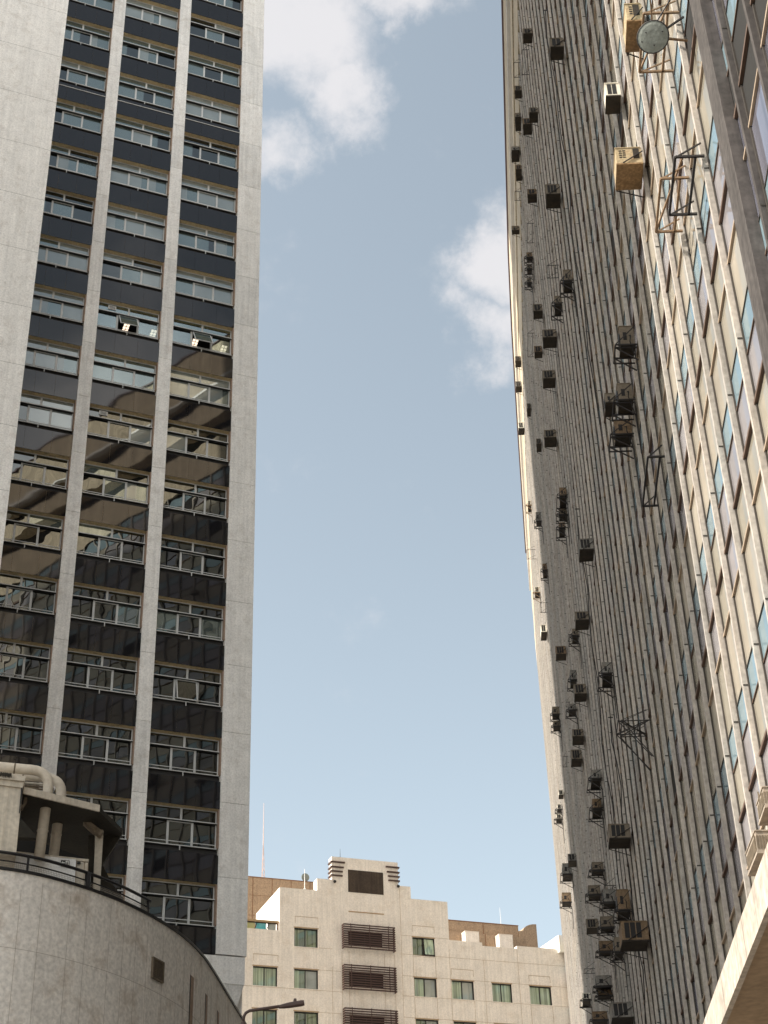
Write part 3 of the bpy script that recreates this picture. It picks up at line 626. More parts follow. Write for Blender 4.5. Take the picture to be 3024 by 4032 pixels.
for a, b, z, dz in ((3.12, 4.90, 35.77, .5), (0, 1.86, 32.79, .45), (12.29, 14.08, 35.8, .45), (15.28, 17.08, 32.76, .45), (21.62, 23.4, 32.7, .45)):
    m.box(C, a, b, 0.001, .012, z, z + .03, M['cream_line'])
    for x in (a, b - .02): m.box(C, x, x + .02, .001, .010, z - dz, z, M['cream_line'])
m.box(C, 7.27, 10.07, .001, .03, 36.45, 36.52, M['cream_line'])
for x, z0, z1 in ((11.38, 28, 38.6), (20.8, 28, 34.6), (15.2, 28, 34.5), (17.96, 28, 33.6), (5.95, 28, 32.3), (7.25, 28, 33.5), (10.0, 28, 33.5), (6.7, 28, 33.5), (12.28, 28, 33.5), (14.05, 28, 33.5), (23.4, 28, 30.5), (21.62, 28, 30.5), (17.04, 28, 30.5), (10.8, 28, 33.5)):
    m.box(C, x, x + .018, .001, .008, z0, z1, M['cream_line'])
for z, a, b in ((33.6, 11.4, 25), (32.0, 11.4, 27), (30.53, 11.4, 27), (33.57, 4.9, 6.0), (30.5, -3, 6.7), (29.0, 11.4, 27), (28.95, 4.9, 6.6), (35.0, 11.4, 12.2), (35.0, 14.1, 15.2), (31.97, 4.9, 6.6)):
    m.box(C, a, b, .0012, .0085, z, z + .018, M['cream_line'])
part('groove_lines', m, cream)
for (a, b, z0, z1, r, ci) in WIN:
    m = MB(); c_ = (a + b) / 2 - .03
    m.box(C, a - .05, b + .06, .001, .045, z1 + .005, z1 + .07, M['cream_line']); m.box(C, a - .05, b + .08, .001, .05, z0 - .05, z0 - .002, M['cream'])
    m.box(C, c_ - .03, c_ + .03, -.22, -.12, z0, z1, M['iron']); m.box(C, b - .05, b - .001, -.22, -.02, z0, z1, M['iron']); m.box(C, a + .001, a + .03, -.22, -.12, z0, z1, M['iron'])
    m.box(C, a + .03, b - .05, -.22, -.04, z1 - .06, z1 - .001, M['iron']); m.box(C, a + .03, b - .05, -.22, -.12, z0 + .001, z0 + .03, M['iron'])
    o = part('window', m, cream)
    p = MB(); g1 = M['green'] if r <= 2 else M['green_d']; g2 = M['green'] if random.random() < .8 and r <= 2 else M['green_d']
    if r == 1: g1 = g2 = M['green_d']
    elif random.random() < .3: g2 = M['pane_grey']
    p.box(C, a + .03, c_ - .03, -.2, -.17, z0 + .03, z1 - .06, g1)
    if (r, ci) == (1, 2):
        s = MB(); x0, x1 = c_ + .04, b - .05
        P = lambda u, q, th: C(u, -.12 + q * .22 + th, z1 - .07 - q * 1.24)
        for ua, ub, qa, qb, mt in ((x0, x0 + .05, 0, 1, M['iron']), (x1 - .05, x1, 0, 1, M['iron']), (x0, x1, .96, 1, M['iron']), (x0 + .05, x1 - .05, .0, .96, M['green'])):
            s.hexa([P(ua, qa, 0), P(ub, qa, 0), P(ub, qb, 0), P(ua, qb, 0), P(ua, qa, .03), P(ub, qa, .03), P(ub, qb, .03), P(ua, qb, .03)], mt)
        part('open_sash', s, o)
    else: p.box(C, c_ + .03, b - .05, -.2, -.17, z0 + .03, z1 - .06, g2)
    part('pane', p, o)
m = MB(); m.box(C, 24.94, 26.28, -.25, -.2, 30.52, 31.98, M['green_d']); m.box(C, 24.88, 24.98, .002, .05, 30.45, 32.05, M['tan_line']); part('window', m, cream)
for i, z in enumerate((35.42, 32.42, 29.32, 26.3)):
    m = MB(); I = M['louvre']; z0 = z - 1.78; D = .42
    for j in range(11):
        zz = z0 + .04 + j * (1.70 / 10)
        m.box(C, 6.72, 10.78, D - .06, D, zz - .045, zz + .045, I)
        m.box(C, 6.72, 6.78, .003, D - .061, zz - .045, zz + .045, I); m.box(C, 10.72, 10.78, .003, D - .061, zz - .045, zz + .045, I)
    part('louvre_screen', m, cream)
    for x in (7.26, 8.73, 10.2):
        m = MB(); m.box(C, x, x + .05, D + .001, D + .035, z0 - .03, z + .03, M['louvre']); part('screen_post', m, cream)
    m = MB(); a, b, za, zb_ = LV[i]; m.box(C, a, b, -.28, -.25, za, zb_, M['dark']); m.box(C, 8.55, 8.62, -.25, -.2, za, zb_, M['iron']); part('shaded_window', m, cream)
m = MB(); m.box(C, 7.28, 10.09, .002, .03, 37.97, 39.69, M['panel']); part('rust_panel', m, cream)
for side in (0, 1):
    for i in range(4):
        z = (40.24, 39.85, 39.52, 39.19)[i]; m = MB()
        if side == 0:
            m.box(C, 5.9, (7.03, 6.93, 6.85, 6.83)[i], .002, .11, z - .10, z, M['louvre']); m.box(C, 5.9, 5.998, -.67, .002, z - .10, z, M['louvre'])
        else:
            m.box(C, (10.32, 10.4, 10.48, 10.5)[i], 11.42, .002, .11, z - .10, z, M['louvre']); m.box(C, 11.312, 11.42, -.67, .002, z - .10, z, M['louvre'])
        part('rib', m, cream)
def spot(u, z):
    t = thing('floodlight', 'small dark floodlight at the %s foot of the roof block' % ('left' if u < 8 else 'right'), 'floodlight', C(u, .05, z), 'floodlights on the cream building')
    m = MB(); m.tube([C(u, .02, z), C(u, .16, z - .04), C(u, .25, z - .1)], [.05, .09, .12], M['iron'], 8); part('lamp_head', m, t)
    m = MB(); m.bar(C(u, .0, z + .12), C(u, .12, z), .02, M['iron']); part('mount', m, t)
spot(6.15, 38.68); spot(11.22, 38.76)
tr = thing('terrace_glazing', 'low coloured glass terrace screen at left end of the cream building', 'glass screen', C(0, -.7, 34.6))
m = MB(); m.box(C, -6, 1.9, -.35, -.05, 35.2, 35.34, M['cream_line']); m.box(C, 1.8, 1.9, -.25, -.2, 34.64, 35.199, M['tan_line']); m.box(C, -6, 1.8, -.25, -.2, 35.13, 35.198, M['iron']); part('frame', m, tr)
for a, b, q in ((-1.2, .18, 'yellow'), (.2, 1.05, 'cyan'), (1.12, 1.79, 'pane_grey')):
    m = MB(); m.box(C, a, b - .05, -.25, -.22, 34.632, 35.129, M[q]); part('pane', m, tr)
m = MB(); m.bar(C(.12, -.18, 34.64), C(.3, -.18, 35.13), .035, M['iron']); m.bar(C(1.0, -.18, 34.64), C(1.2, -.18, 35.13), .035, M['iron']); part('strut', m, tr)
for x, z0, z1 in ((6.75, 40.6, 41.35),):
    tag_ = thing('rooftop_rod', 'thin rod standing on top of the central roof block', 'rod', C(x, -.2, z0)); m = MB(); m.tube([C(x, -.2, z0), C(x, -.2, z1)], [.025, .008], M['iron'], 6); part('rod', m, tag_)
    m = MB(); m.box(C, x - .06, x + .06, -.26, -.14, z0 + .01, z0 + .06, M['iron']); part('base', m, tag_)

# tan blocks behind
D_ = lambda u, n, z: C(u, n - 18, z)
tb = thing('tan_building', 'tan panelled block rising behind the left end of the cream building', 'building', D_(0, -6, GZ))
m = MB(); m.box(D_, -14, 14, -12, 0, GZ, 44.93, M['tan']); part('wall', m, tb)
m = MB()
for i in range(-8, 6): m.box(D_, 4.8 + 1.71 * i, 4.84 + 1.71 * i, .001, .02, 30, 44.9, M['tan_line'])
m.box(D_, -14, 14, .0012, .012, 43.35, 43.37, M['tan_line']); m.box(D_, -14, 14, .0012, .012, 41.6, 41.62, M['tan_line']); m.box(D_, -14, 14.02, -.3, .04, 44.931, 44.99, M['tan_line'])
part('panel_joints', m, tb)
tb2 = thing('tan_building', 'tan rooftop block with curved parapet end above the right windows', 'building', D_(26, -6, GZ))
m = MB(); m.box(D_, 20, 29.56, -10, 0, GZ, 42.6, M['tan']); m.box(D_, 20, 29.5, .0, .35, 38, 41.5, M['tan'])
part('wall', m, tb2)
m = MB()
pts = [(29.57, 36), (31.33, 36), (31.33, 42.88)] + [(31.33 - 1.35 * math.sin(a), 42.88 - .74 * (1 - math.cos(a))) for a in [R(15 * i) for i in range(1, 7)]] + [(29.57, 42.14)]
m.prism([D_(u, -6, z) for u, z in pts], [D_(u, .1, z) for u, z in pts], M['tan']); part('curved_parapet', m, tb2)
m = MB()
for x in (20.4, 26.1): m.box(D_, x, x + .05, .351, .37, 38, 41.49, M['tan_line']); m.box(D_, x, x + .05, .001, .02, 41.51, 42.6, M['tan_line'])
m.box(D_, 20, 29.58, -.3, .05, 42.601, 42.66, M['tan_line']); part('panel_joints', m, tb2)
for i, (a, b, z) in enumerate(((23.79, 25.1, 41.3), (27.03, 28.33, 41.27))):
    t = thing('rooftop_cabinet', 'small white rooftop cabinet in front of tan block, %s of the pair' % ('left' if i == 0 else 'right'), 'cabinet', D_((a + b) / 2, .9, 38), 'white rooftop cabinets')
    m = MB(); m.box(D_, a, b, .5, 1.3, 38, z, M['cream']); part('body', m, t); m = MB(); m.box(D_, a - .03, b + .03, .47, 1.33, z + .001, z + .05, M['cream']); part('lid', m, t)
def mast(name, lab, u, n, z0, z1, r0, mat, lat=False):
    t = thing(name, lab, 'antenna', C(u, n, z0)); m = MB()
    if lat:
        for j in range(3):
            a = j * 2.094; m.bar(C(u + math.cos(a) * r0, n + math.sin(a) * r0, z0), C(u, n, z0 + (z1 - z0) * .55), .03, mat)
        for j in range(9):
            q = j / 9; rr = r0 * (1 - q); zz = z0 + (z1 - z0) * .55 * q
            for i in range(3):
                a, b = i * 2.094, (i + 1) * 2.094; m.bar(C(u + math.cos(a) * rr, n + math.sin(a) * rr, zz), C(u + math.cos(b) * rr * .9, n + math.sin(b) * rr * .9, zz + .4), .014, mat)
        part('lattice', m, t); m = MB()
        m.tube([C(u, n, z0 + (z1 - z0) * .5), C(u, n, z1)], [.05, .02], mat, 6); part('rod', m, t)
    else:
        m.tube([C(u, n, z0), C(u, n, z1)], [r0, r0 * .5], mat, 6); part('rod', m, t)
        m = MB(); m.box(lambda a, b, c: C(u + a, n + b, c), -.08, .08, -.08, .08, z0 - .02, z0 + .05, mat); part('base', m, t)
mast('antenna_mast', 'tall thin reddish lattice mast rising behind the left tan block', 6.4, -20.5, 44.9, 52.8, .20, M['mast'], True)
mast('antenna_rod', 'thin white antenna rod above the right tan block', 28.07, -18.4, 42.6, 44.3, .025, M['white'])
mast('antenna_rod', 'short white rod beside the round rooftop dish', 9.22, -17.2, 44.0, 45.8, .035, M['white'])
t = thing('satellite_dish', 'round translucent rooftop dish on the left tan block', 'satellite dish', C(9.6, -18.2, 44.9)); m = MB()
cc = C(9.6, -18.2, 45.42); ring = [cc + C.e * .36 * math.cos(a * math.pi / 9) + Vector((0, 0, .36 * math.sin(a * math.pi / 9))) for a in range(18)]
m.prism(ring, [p_ - C.n * .06 for p_ in ring], M['dishm']); part('reflector', m, t); m = MB(); m.bar(C(9.6, -18.3, 44.9), C(9.6, -18.3, 45.4), .03, M['iron']); part('pole', m, t)

# ------------------------------------------------------------------ round stone building, bottom left
ZRB = 14.5
RP = [(-16.2, 37.9), (-13.9, 38.7), (-12.2, 39.4), (-10.7, 40.11), (-10.09, 40.48), (-9.51, 40.98), (-8.67, 41.98), (-7.92, 43.16), (-7.33, 44.45), (-6.9, 45.62), (-6.55, 46.83), (-6.24, 48.63), (-6.07, 50.91), (-5.94, 53.39), (-5.83, 55.16), (-5.70, 57.28), (-5.6, 60)]
def smooth(P, n=3):
    for _ in range(n):
        Q = [P[0]]
        for a, b in zip(P, P[1:]): Q += [(a[0] * .75 + b[0] * .25, a[1] * .75 + b[1] * .25), (a[0] * .25 + b[0] * .75, a[1] * .25 + b[1] * .75)]
        P = Q + [P[-1]]
    return P
RS = smooth(RP, 2)
def off(P, d):
    out = []
    for i, p_ in enumerate(P):
        a = P[max(i - 1, 0)]; b = P[min(i + 1, len(P) - 1)]; t_ = Vector((b[0] - a[0], b[1] - a[1])).normalized(); out.append((p_[0] + t_.y * d, p_[1] - t_.x * d))
    return out
rb = thing('curved_stone_building', 'curved travertine-clad building in the lower left corner', 'building', Vector((-12, 50, GZ)))
def band(mb, d0, d1, z0, z1, mat, P=RS):
    A, B = off(P, d0), off(P, d1)
    for i in range(len(P) - 1):
        q = [A[i], A[i + 1], B[i + 1], B[i]]; mb.hexa([(x, y, z0) for x, y in q] + [(x, y, z1) for x, y in q], mat)
m = MB(); low = [(x, y) for x, y in RS] + [(-16, 60), (-20, 50)]
m.prism([(x, y, GZ) for x, y in low], [(x, y, ZRB - .25) for x, y in low], M['trav']); band(m, -.35, 0, ZRB - .249, ZRB - .03, M['trav']); part('wall', m, rb)
m = MB(); band(m, -.2, .05, ZRB - .028, ZRB + .045, M['rail']); band(m, -.4, -.21, ZRB - .028, ZRB + .02, M['slab']); part('coping', m, rb)
# cladding joints: thin vertical and horizontal lines
import itertools
def arc(P):
    s = [0]
    for a, b in zip(P, P[1:]): s.append(s[-1] + math.dist(a, b))
    return s
AS = arc(RS)
def on(sv, d=0):
    for i in range(len(RS) - 1):
        if AS[i + 1] >= sv: break
    q = (sv - AS[i]) / (AS[i + 1] - AS[i]); a, b = Vector(RS[i]), Vector(RS[i + 1]); t_ = (b - a).normalized(); p_ = a + (b - a) * q
    return Vector((p_.x + t_.y * d, p_.y - t_.x * d, 0)), Vector((t_.x, t_.y, 0)), Vector((t_.y, -t_.x, 0))
m = MB(); s_ = .3; i = 0
while s_ < AS[-1] - 1:
    p_, t_, n_ = on(s_); fr_ = lambda u, n, z, p_=p_, t_=t_, n_=n_: p_ + t_ * u + n_ * n + Vector((0, 0, z))
    st = 14.3 - (i % 3) * .15; m.box(fr_, -.004, .004, .001, .004, 6, st, M['trav_joint']); s_ += random.choice([.62, .62, .95]); i += 1
for z in (12.4, 9.9, 7.7): band(m, .0005, .0035, z, z + .010, M['trav_joint'])
part('cladding_joints', m, rb)
def at_round(x, y, z):
    r = ray(x, y); return r * (z / r.z)
# louvre vent and three slots; recess shade painted as flat dark strips
def near_s(P):
    best = min(range(len(RS)), key=lambda i: math.dist(RS[i], (P.x, P.y))); return AS[best]
def round_hit(x, y):
    r = ray(x, y); best = None
    for i in range(len(RS) - 1):
        a, b = Vector(RS[i]), Vector(RS[i + 1]); d = Vector((r.x, r.y)); e_ = b - a; den = d.x * e_.y - d.y * e_.x
        if abs(den) < 1e-9: continue
        tt = (a.x * e_.y - a.y * e_.x) / den; q = (a.x * d.y - a.y * d.x) / den
        if 0 <= q <= 1 and tt > 0 and (best is None or tt < best[0]): best = (tt, AS[i] + q * (AS[i + 1] - AS[i]), r.z * tt)
    return best
CX = lambda x, y: (x / 1.508, 2600 + y / 1.508)
h0 = round_hit(*CX(900, 1760)); h1 = round_hit(*CX(960, 1920))
s0, z1, s1, z0 = h0[1], h0[2] , h1[1], h1[2]
p_, t_, n_ = on((s0 + s1) / 2); fr_ = lambda u, n, z: p_ + t_ * u + n_ * n + Vector((0, 0, z)); hw = (s1 - s0) / 2
m = MB(); m.box(fr_, -hw, -hw + .05, -.05, .07, z0, z1, M['slab']); m.box(fr_, hw - .05, hw, -.05, .07, z0, z1, M['slab']); m.box(fr_, -hw + .051, hw - .051, -.05, .07, z1 - .05, z1, M['slab']); m.box(fr_, -hw + .051, hw - .051, -.05, .07, z0, z0 + .05, M['slab'])
m.box(fr_, -hw + .051, hw - .051, -.02, .01, z0 + .051, z1 - .051, M['vent'])
nl = 9
for j in range(nl):
    zz = z0 + .07 + j * (z1 - z0 - .12) / nl
    m.hexa([fr_(-hw + .052, .06, zz), fr_(hw - .052, .06, zz), fr_(hw - .052, .015, zz + .06), fr_(-hw + .052, .015, zz + .06), fr_(-hw + .052, .065, zz + .015), fr_(hw - .052, .065, zz + .015), fr_(hw - .052, .02, zz + .075), fr_(-hw + .052, .02, zz + .075)], M['slab'])
part('louvre_vent', m, rb)
for (x, y) in ((1140, 1875), (1226, 1985), (1295, 2085)):
    h = round_hit(*CX(x, y)); s_ = h[1]; p_, t_, n_ = on(s_); fr_ = lambda u, n, z, p_=p_, t_=t_, n_=n_: p_ + t_ * u + n_ * n + Vector((0, 0, z))
    m = MB(); m.box(fr_, -.20, .20, .002, .004, h[2] - 1.9, h[2], M['reveal']); m.box(fr_, -.2, -.10, .0041, .006, h[2] - 1.9, h[2] - .02, M['vent'])
    part('slot_window', m, rb)
# railing on the parapet
rl = thing('parapet_railing', 'black handrail with wire mesh along the curved parapet', 'railing', Vector((-9.5, 41, ZRB)))
smax = round_hit(600, 3612)[1]
def rp(s_, z, d=-.1): p_, t_, n_ = on(s_, d); return Vector((p_.x, p_.y, z))
ss = [smax * i / 40 for i in range(41)]
m = MB(); m.tube([rp(s_, ZRB + .50) for s_ in ss], .045, M['rail'], 6); part('handrail', m, rl)
m = MB(); m.tube([rp(s_, ZRB + .27) for s_ in ss], .02, M['rail'], 6); part('middle_rail', m, rl)
s330 = round_hit(112, 3436); s1040 = round_hit(352, 3502)
for s_, r_ in ((s330[1], .035), (s1040[1], .09), (s330[1] - 3.1, .035), (smax - .1, .035)):
    m = MB(); m.tube([rp(s_, ZRB + .02), rp(s_, ZRB + .49)], r_, M['rail'], 6); part('post', m, rl)
m = MB(); sv = .2
while sv < smax: m.bar(rp(sv, ZRB + .04), rp(sv, ZRB + .27), .0045, M['mesh']); sv += .055
for j in range(5): m.tube([rp(s_, ZRB + .05 + j * .05) for s_ in ss], .0045, M['mesh'], 4)
part('wire_mesh', m, rl)
# rooftop terrace things (q: position in the enlarged corner of the photograph)
Q = lambda x, y: (x / 2.9625, 2950 + y / 2.9625)
YW = Frame(0, 0, .25)
pl = thing('plant_room', 'off-white rendered plant room with cornice at the left edge of the terrace', 'plant room', at(*Q(60, 1100), 42.5) * 1.0)
def quadprism(mb, pts, d, depth, mat):
    f_ = [at(*Q(x, y), d) for x, y in pts]; c_ = f_[0] + f_[min(2, len(f_) - 1)]; nrm = Vector((c_.x, c_.y, 0)).normalized() * depth; mb.prism(f_, [p_ + nrm for p_ in f_], mat)
m = MB(); quadprism(m, [(-260, 380), (262, 450), (186, 1240), (-320, 1190)], 42, 3.0, M['render_w']); part('wall', m, pl)
m = MB(); quadprism(m, [(-260, 250), (300, 315), (288, 372), (-262, 310)], 41.85, 3.2, M['render_w']); quadprism(m, [(-262, 311), (287, 373), (262, 449), (-262, 379)], 41.93, 3.1, M['render_w']); part('cornice', m, pl)
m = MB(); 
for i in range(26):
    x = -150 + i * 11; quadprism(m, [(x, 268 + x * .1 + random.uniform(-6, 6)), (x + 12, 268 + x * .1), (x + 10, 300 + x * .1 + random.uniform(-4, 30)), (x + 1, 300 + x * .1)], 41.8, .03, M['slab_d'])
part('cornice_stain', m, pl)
m = MB(); quadprism(m, [(246, 450), (262, 452), (232, 738), (220, 738)], 41.9, .06, M['rail']); part('downpipe', m, pl)
def pipe_run(lab, pts, r, dd):
    t = thing('service_pipe', lab, 'pipe', at(*Q(*pts[-1]), dd[-1]), 'thick pipes over the terrace')
    P = [at(*Q(x, y), d) for (x, y), d in zip(pts, dd)]
    # round the corner
    out = []
    for i, p_ in enumerate(P):
        if 0 < i < len(P) - 1:
            a = (P[i - 1] - p_); b = (P[i + 1] - p_); ra = min(.55, a.length * .45, b.length * .45); a, b = p_ + a.normalized() * ra, p_ + b.normalized() * ra
            for j in range(9):
                q = j / 8; out.append(a * (1 - q) ** 2 + p_ * 2 * q * (1 - q) + b * q * q)
        else: out.append(p_)
    m = MB(); m.tube(out, r, M['pipe'], 18); part('pipe', m, t, smooth=True)
    m = MB()
    for p_, n_ in ((out[-1] * .6 + out[-2] * .4, 0),):
        m.tube([p_ + Vector((0, 0, -.02)), p_ + Vector((0, 0, .03))], r * 1.06, M['pipe'], 18)
    part('collar', m, t)
    m = MB(); q_ = out[0] * .35 + out[1] * .65; d_ = (out[1] - out[0]).normalized(); m.tube([q_ - d_ * .02, q_ + d_ * .02], r * 1.05, M['slab'], 18); part('clamp', m, t)
    m = MB(); q_ = out[-1] * .25 + out[-2] * .75; d_ = (out[-1] - out[-2]).normalized(); m.tube([q_ - d_ * .015, q_ + d_ * .015], r * 1.04, M['slab'], 18); part('clamp', m, t)
pipe_run('nearer thick pale pipe bending down through the terrace roof slab', [(-200, 190), (590, 262), (452, 1290)], .152, [43.4, 43.4, 43.4])
pipe_run('farther thick pale pipe bending down just right of the nearer one', [(-200, 270), (735, 345), (618, 1310)], .150, [44.6, 44.6, 44.6])
t = thing('cable_bundle', 'bundle of thin grey pipes running behind the thick pipes', 'pipes', at(*Q(300, 400), 45.2)); m = MB()
for j in range(4): m.tube([at(*Q(240, 352 + j * 34), 45.3), at(*Q(505, 380 + j * 30), 45.3)], .035, M['render_w' if j == 1 else 'slab'], 6)
part('pipes', m, t)
for j in range(3): m = MB(); m.tube([at(*Q(598 + j * 13, 450), 44.9), at(*Q(612 + j * 12, 500), 44.9), at(*Q(590 + j * 14, 600), 44.9)], .014, M['slab_d' if j else 'alu'], 5); part('thin_pipe', m, t)
# roof slab over the terrace: horizontal plate with cut corner
ZS = 17.0
sl = thing('terrace_canopy', 'dark concrete canopy slab with beam and column on the terrace', 'canopy', at(*Q(1140, 1560), 44.5))
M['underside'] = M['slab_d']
pp = [at_round(*Q(x, y), ZS) for x, y in ((262, 510), (1150, 722), (1425, 985), (1200, 1335), (500, 1100), (240, 800))]
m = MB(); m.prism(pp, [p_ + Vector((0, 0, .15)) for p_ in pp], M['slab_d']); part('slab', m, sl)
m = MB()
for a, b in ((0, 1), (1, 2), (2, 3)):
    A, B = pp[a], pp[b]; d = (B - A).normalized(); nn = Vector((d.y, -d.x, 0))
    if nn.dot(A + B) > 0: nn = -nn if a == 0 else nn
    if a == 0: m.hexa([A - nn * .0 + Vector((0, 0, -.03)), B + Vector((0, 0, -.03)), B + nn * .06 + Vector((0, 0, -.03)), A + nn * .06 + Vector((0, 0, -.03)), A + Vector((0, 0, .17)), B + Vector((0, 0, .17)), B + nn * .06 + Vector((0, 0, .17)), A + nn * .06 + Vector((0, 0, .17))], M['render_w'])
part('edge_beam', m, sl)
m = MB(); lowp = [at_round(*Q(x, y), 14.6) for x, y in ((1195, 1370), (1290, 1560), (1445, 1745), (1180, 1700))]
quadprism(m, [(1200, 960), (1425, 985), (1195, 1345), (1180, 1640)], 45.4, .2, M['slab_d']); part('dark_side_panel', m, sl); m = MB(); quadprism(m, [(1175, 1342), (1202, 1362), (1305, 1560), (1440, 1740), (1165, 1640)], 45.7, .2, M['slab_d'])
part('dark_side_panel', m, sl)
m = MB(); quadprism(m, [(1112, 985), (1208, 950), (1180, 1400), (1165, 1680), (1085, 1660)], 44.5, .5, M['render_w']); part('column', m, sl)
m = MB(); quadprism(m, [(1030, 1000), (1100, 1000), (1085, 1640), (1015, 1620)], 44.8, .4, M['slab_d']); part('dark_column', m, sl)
m = MB(); quadprism(m, [(775, 672), (812, 662), (1172, 935), (1140, 1000)], 44.3, .3, M['slab']); quadprism(m, [(1140, 935), (1205, 940), (1200, 965), (1172, 1005), (1138, 996)], 44.2, .25, M['slab']); part('beam', m, sl)
m = MB(); quadprism(m, [(282, 545), (320, 540), (318, 600), (262, 690), (240, 690), (240, 655), (270, 640)], 42.6, .2, M['slab']); part('bracket', m, sl)
for i, (x, y) in enumerate(((1197, 742), (1266, 812), (1382, 915))):
    t = thing('small_spotlight', 'tiny white spotlight on the canopy edge, %s of three' % ('upper', 'middle', 'lower')[i], 'spotlight', at(*Q(x, y), 45), 'tiny spotlights on the canopy edge')
    m = MB(); P = at(*Q(x, y), 45); m.tube([P, P + Vector((.05, 0, -.02))], .03, M['white'], 6); part('head', m, t); m = MB(); m.bar(P, P + Vector((-.05, .02, .04)), .01, M['iron']); part('stalk', m, t)
# back wall of the terrace, shade under the slab painted as near-black
bw = thing('terrace_back_wall', 'shade-darkened back wall of the terrace with pale dado and cabinet', 'wall', at(*Q(600, 1250), 46))
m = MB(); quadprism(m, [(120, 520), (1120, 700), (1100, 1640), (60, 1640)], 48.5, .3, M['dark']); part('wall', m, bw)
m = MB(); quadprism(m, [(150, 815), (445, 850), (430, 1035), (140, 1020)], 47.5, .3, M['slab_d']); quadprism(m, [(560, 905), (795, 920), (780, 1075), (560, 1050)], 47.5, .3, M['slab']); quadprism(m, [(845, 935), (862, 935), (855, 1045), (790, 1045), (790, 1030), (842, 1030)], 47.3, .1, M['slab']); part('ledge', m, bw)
tw = thing('terrace_wall', 'low white terrace wall behind the mesh railing', 'wall', at(*Q(500, 1450), 44))
m = MB(); quadprism(m, [(-200, 1165), (200, 1200), (890, 1278), (870, 1600), (-200, 1600)], 43.9, .15, M['white']); part('wall', m, tw)
m = MB(); quadprism(m, [(-200, 1155), (200, 1192), (892, 1268), (890, 1282), (200, 1206), (-200, 1170)], 43.88, .2, M['render_w']); part('coping', m, tw)
cb = thing('metal_cabinet', 'beige metal cabinet with a dark slot beside the exit sign', 'cabinet', at(*Q(955, 1600), 44.1))
m = MB(); quadprism(m, [(888, 1270), (1034, 1285), (1020, 1640), (870, 1620)], 44.1, .5, M['tan']); part('body', m, cb)
m = MB(); quadprism(m, [(888, 1268), (1036, 1283), (1034, 1312), (886, 1300)], 44.0, .1, M['render_w']); quadprism(m, [(898, 1310), (980, 1318), (972, 1600), (880, 1590)], 44.0, .05, M['render_w']); quadprism(m, [(990, 1320), (1028, 1324), (1016, 1610), (978, 1605)], 44.0, .05, M['render_w']); part('door', m, cb)
m = MB(); quadprism(m, [(902, 1308), (942, 1312), (940, 1336), (900, 1332)], 43.93, .05, M['sign']); part('slot', m, cb)
ex = thing('exit_sign', 'small black and white exit sign with arrow and running figure', 'sign', at(*Q(760, 1330), 43.8))
m = MB(); quadprism(m, [(710, 1293), (811, 1298), (810, 1362), (709, 1356)], 43.80, .03, M['sign']); part('plate', m, ex)
m = MB(); quadprism(m, [(715, 1322), (732, 1306), (732, 1316), (757, 1318), (757, 1329), (732, 1327), (732, 1338)], 43.77, .01, M['signw'])
quadprism(m, [(766, 1303), (803, 1305), (802, 1356), (765, 1353)], 43.77, .01, M['signw']); part('arrow_and_door', m, ex)
m = MB()
for pts in ([(782, 1310), (789, 1310), (789, 1317), (782, 1317)], [(778, 1320), (790, 1322), (786, 1336), (778, 1334)], [(780, 1334), (786, 1336), (778, 1350), (772, 1348)], [(784, 1334), (790, 1336), (795, 1348), (790, 1350)], [(770, 1326), (779, 1322), (780, 1326), (771, 1331)], [(789, 1322), (797, 1328), (795, 1332), (788, 1327)]):
    quadprism(m, pts, 43.75, .01, M['sign'])
part('running_figure', m, ex)
ds = thing('wall_box', 'small dark box with a pale dot on the low terrace wall', 'box', at(*Q(85, 1310), 43.6)); m = MB(); quadprism(m, [(50, 1278), (120, 1284), (118, 1342), (48, 1336)], 43.6, .1, M['panel']); part('body', m, ds)
m = MB(); quadprism(m, [(74, 1302), (92, 1304), (92, 1316), (74, 1314)], 43.58, .01, M['signw']); part('button', m, ds)

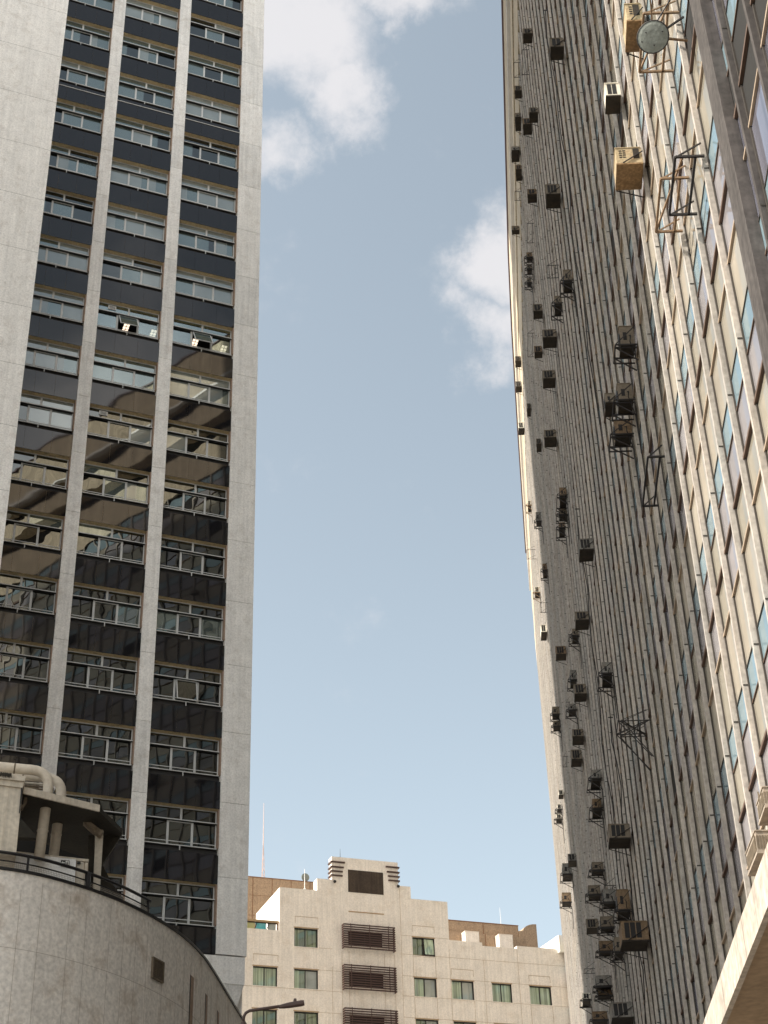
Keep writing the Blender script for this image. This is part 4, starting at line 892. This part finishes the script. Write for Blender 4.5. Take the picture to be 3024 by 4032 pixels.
# ------------------------------------------------------------------ street lamp
lp = thing('street_lamp', 'brown street lamp arm reaching right in front of the cream windows', 'street lamp', Vector((0, 0, 0)))
B = lambda x, y: (950 + x / 2.765, 3350 + y / 2.765)
d = 27.0; base = at(*B(22, 1850), d); lp.location = (base.x, base.y, GZ); BASE[lp.name] = Vector(lp.location)
pts = [Vector((base.x, base.y, GZ)), Vector((base.x, base.y, base.z - .3)), base, at(*B(30, 1800), d), at(*B(50, 1765), d), at(*B(90, 1742), d), at(*B(220, 1722), d), at(*B(415, 1694), d)]
m = MB(); m.tube([Vector((base.x, base.y, GZ)), Vector((base.x, base.y, base.z - .02))], [.09, .035], M['lamp_m'], 10); part('pole', m, lp)
m = MB(); m.tube(pts[2:], .026, M['lamp_m'], 8); part('arm', m, lp, smooth=True)
m = MB(); a, b = at(*B(408, 1700), d), at(*B(685, 1655), d); ax = (b - a).normalized(); m.tube([a, a + ax * .08, a + ax * .2, b - ax * .05, b], [.028, .04, .05, .052, .045], M['lamp_m'], 8); part('lamp_head', m, lp)
m = MB(); c_ = at(*B(586, 1655), d); m.tube([c_, c_ + Vector((0, 0, .07))], [.035, .025], M['lamp_m'], 8); part('photocell', m, lp)

# ------------------------------------------------------------------ unseen tower added left of view to shade the middle of the finned facade
nb = thing('added_shade_tower', 'tall plain tower added unseen on the left to shade the finned facade', 'tower', Vector((-54, 24, GZ)))
m = MB(); m.prism([(x, y, GZ) for x, y in [(-62, 1.2), (-46, 6.7), (-46, 27), (-62, 27)]], [(x, y, 108) for x, y in [(-62, 1.2), (-46, 6.7), (-46, 27), (-62, 27)]], M['stone'])
m.prism([(x, y, GZ) for x, y in [(-62, 27.01), (-46, 27.01), (-46, 46.5), (-62, 40)]], [(x, y, 136) for x, y in [(-62, 27.01), (-46, 27.01), (-46, 46.5), (-62, 40)]], M['stone']); part('wall', m, nb)
m = MB()
for i in range(27):
    z = 4 + i * 3.7; m.hexa([(-45.99, 7.5, z), (-45.99, 45, z), (-45.93, 45, z), (-45.93, 7.5, z), (-45.99, 7.5, z + 1.6), (-45.99, 45, z + 1.6), (-45.93, 45, z + 1.6), (-45.93, 7.5, z + 1.6)], M['glass_teal'])
part('window_band', m, nb)
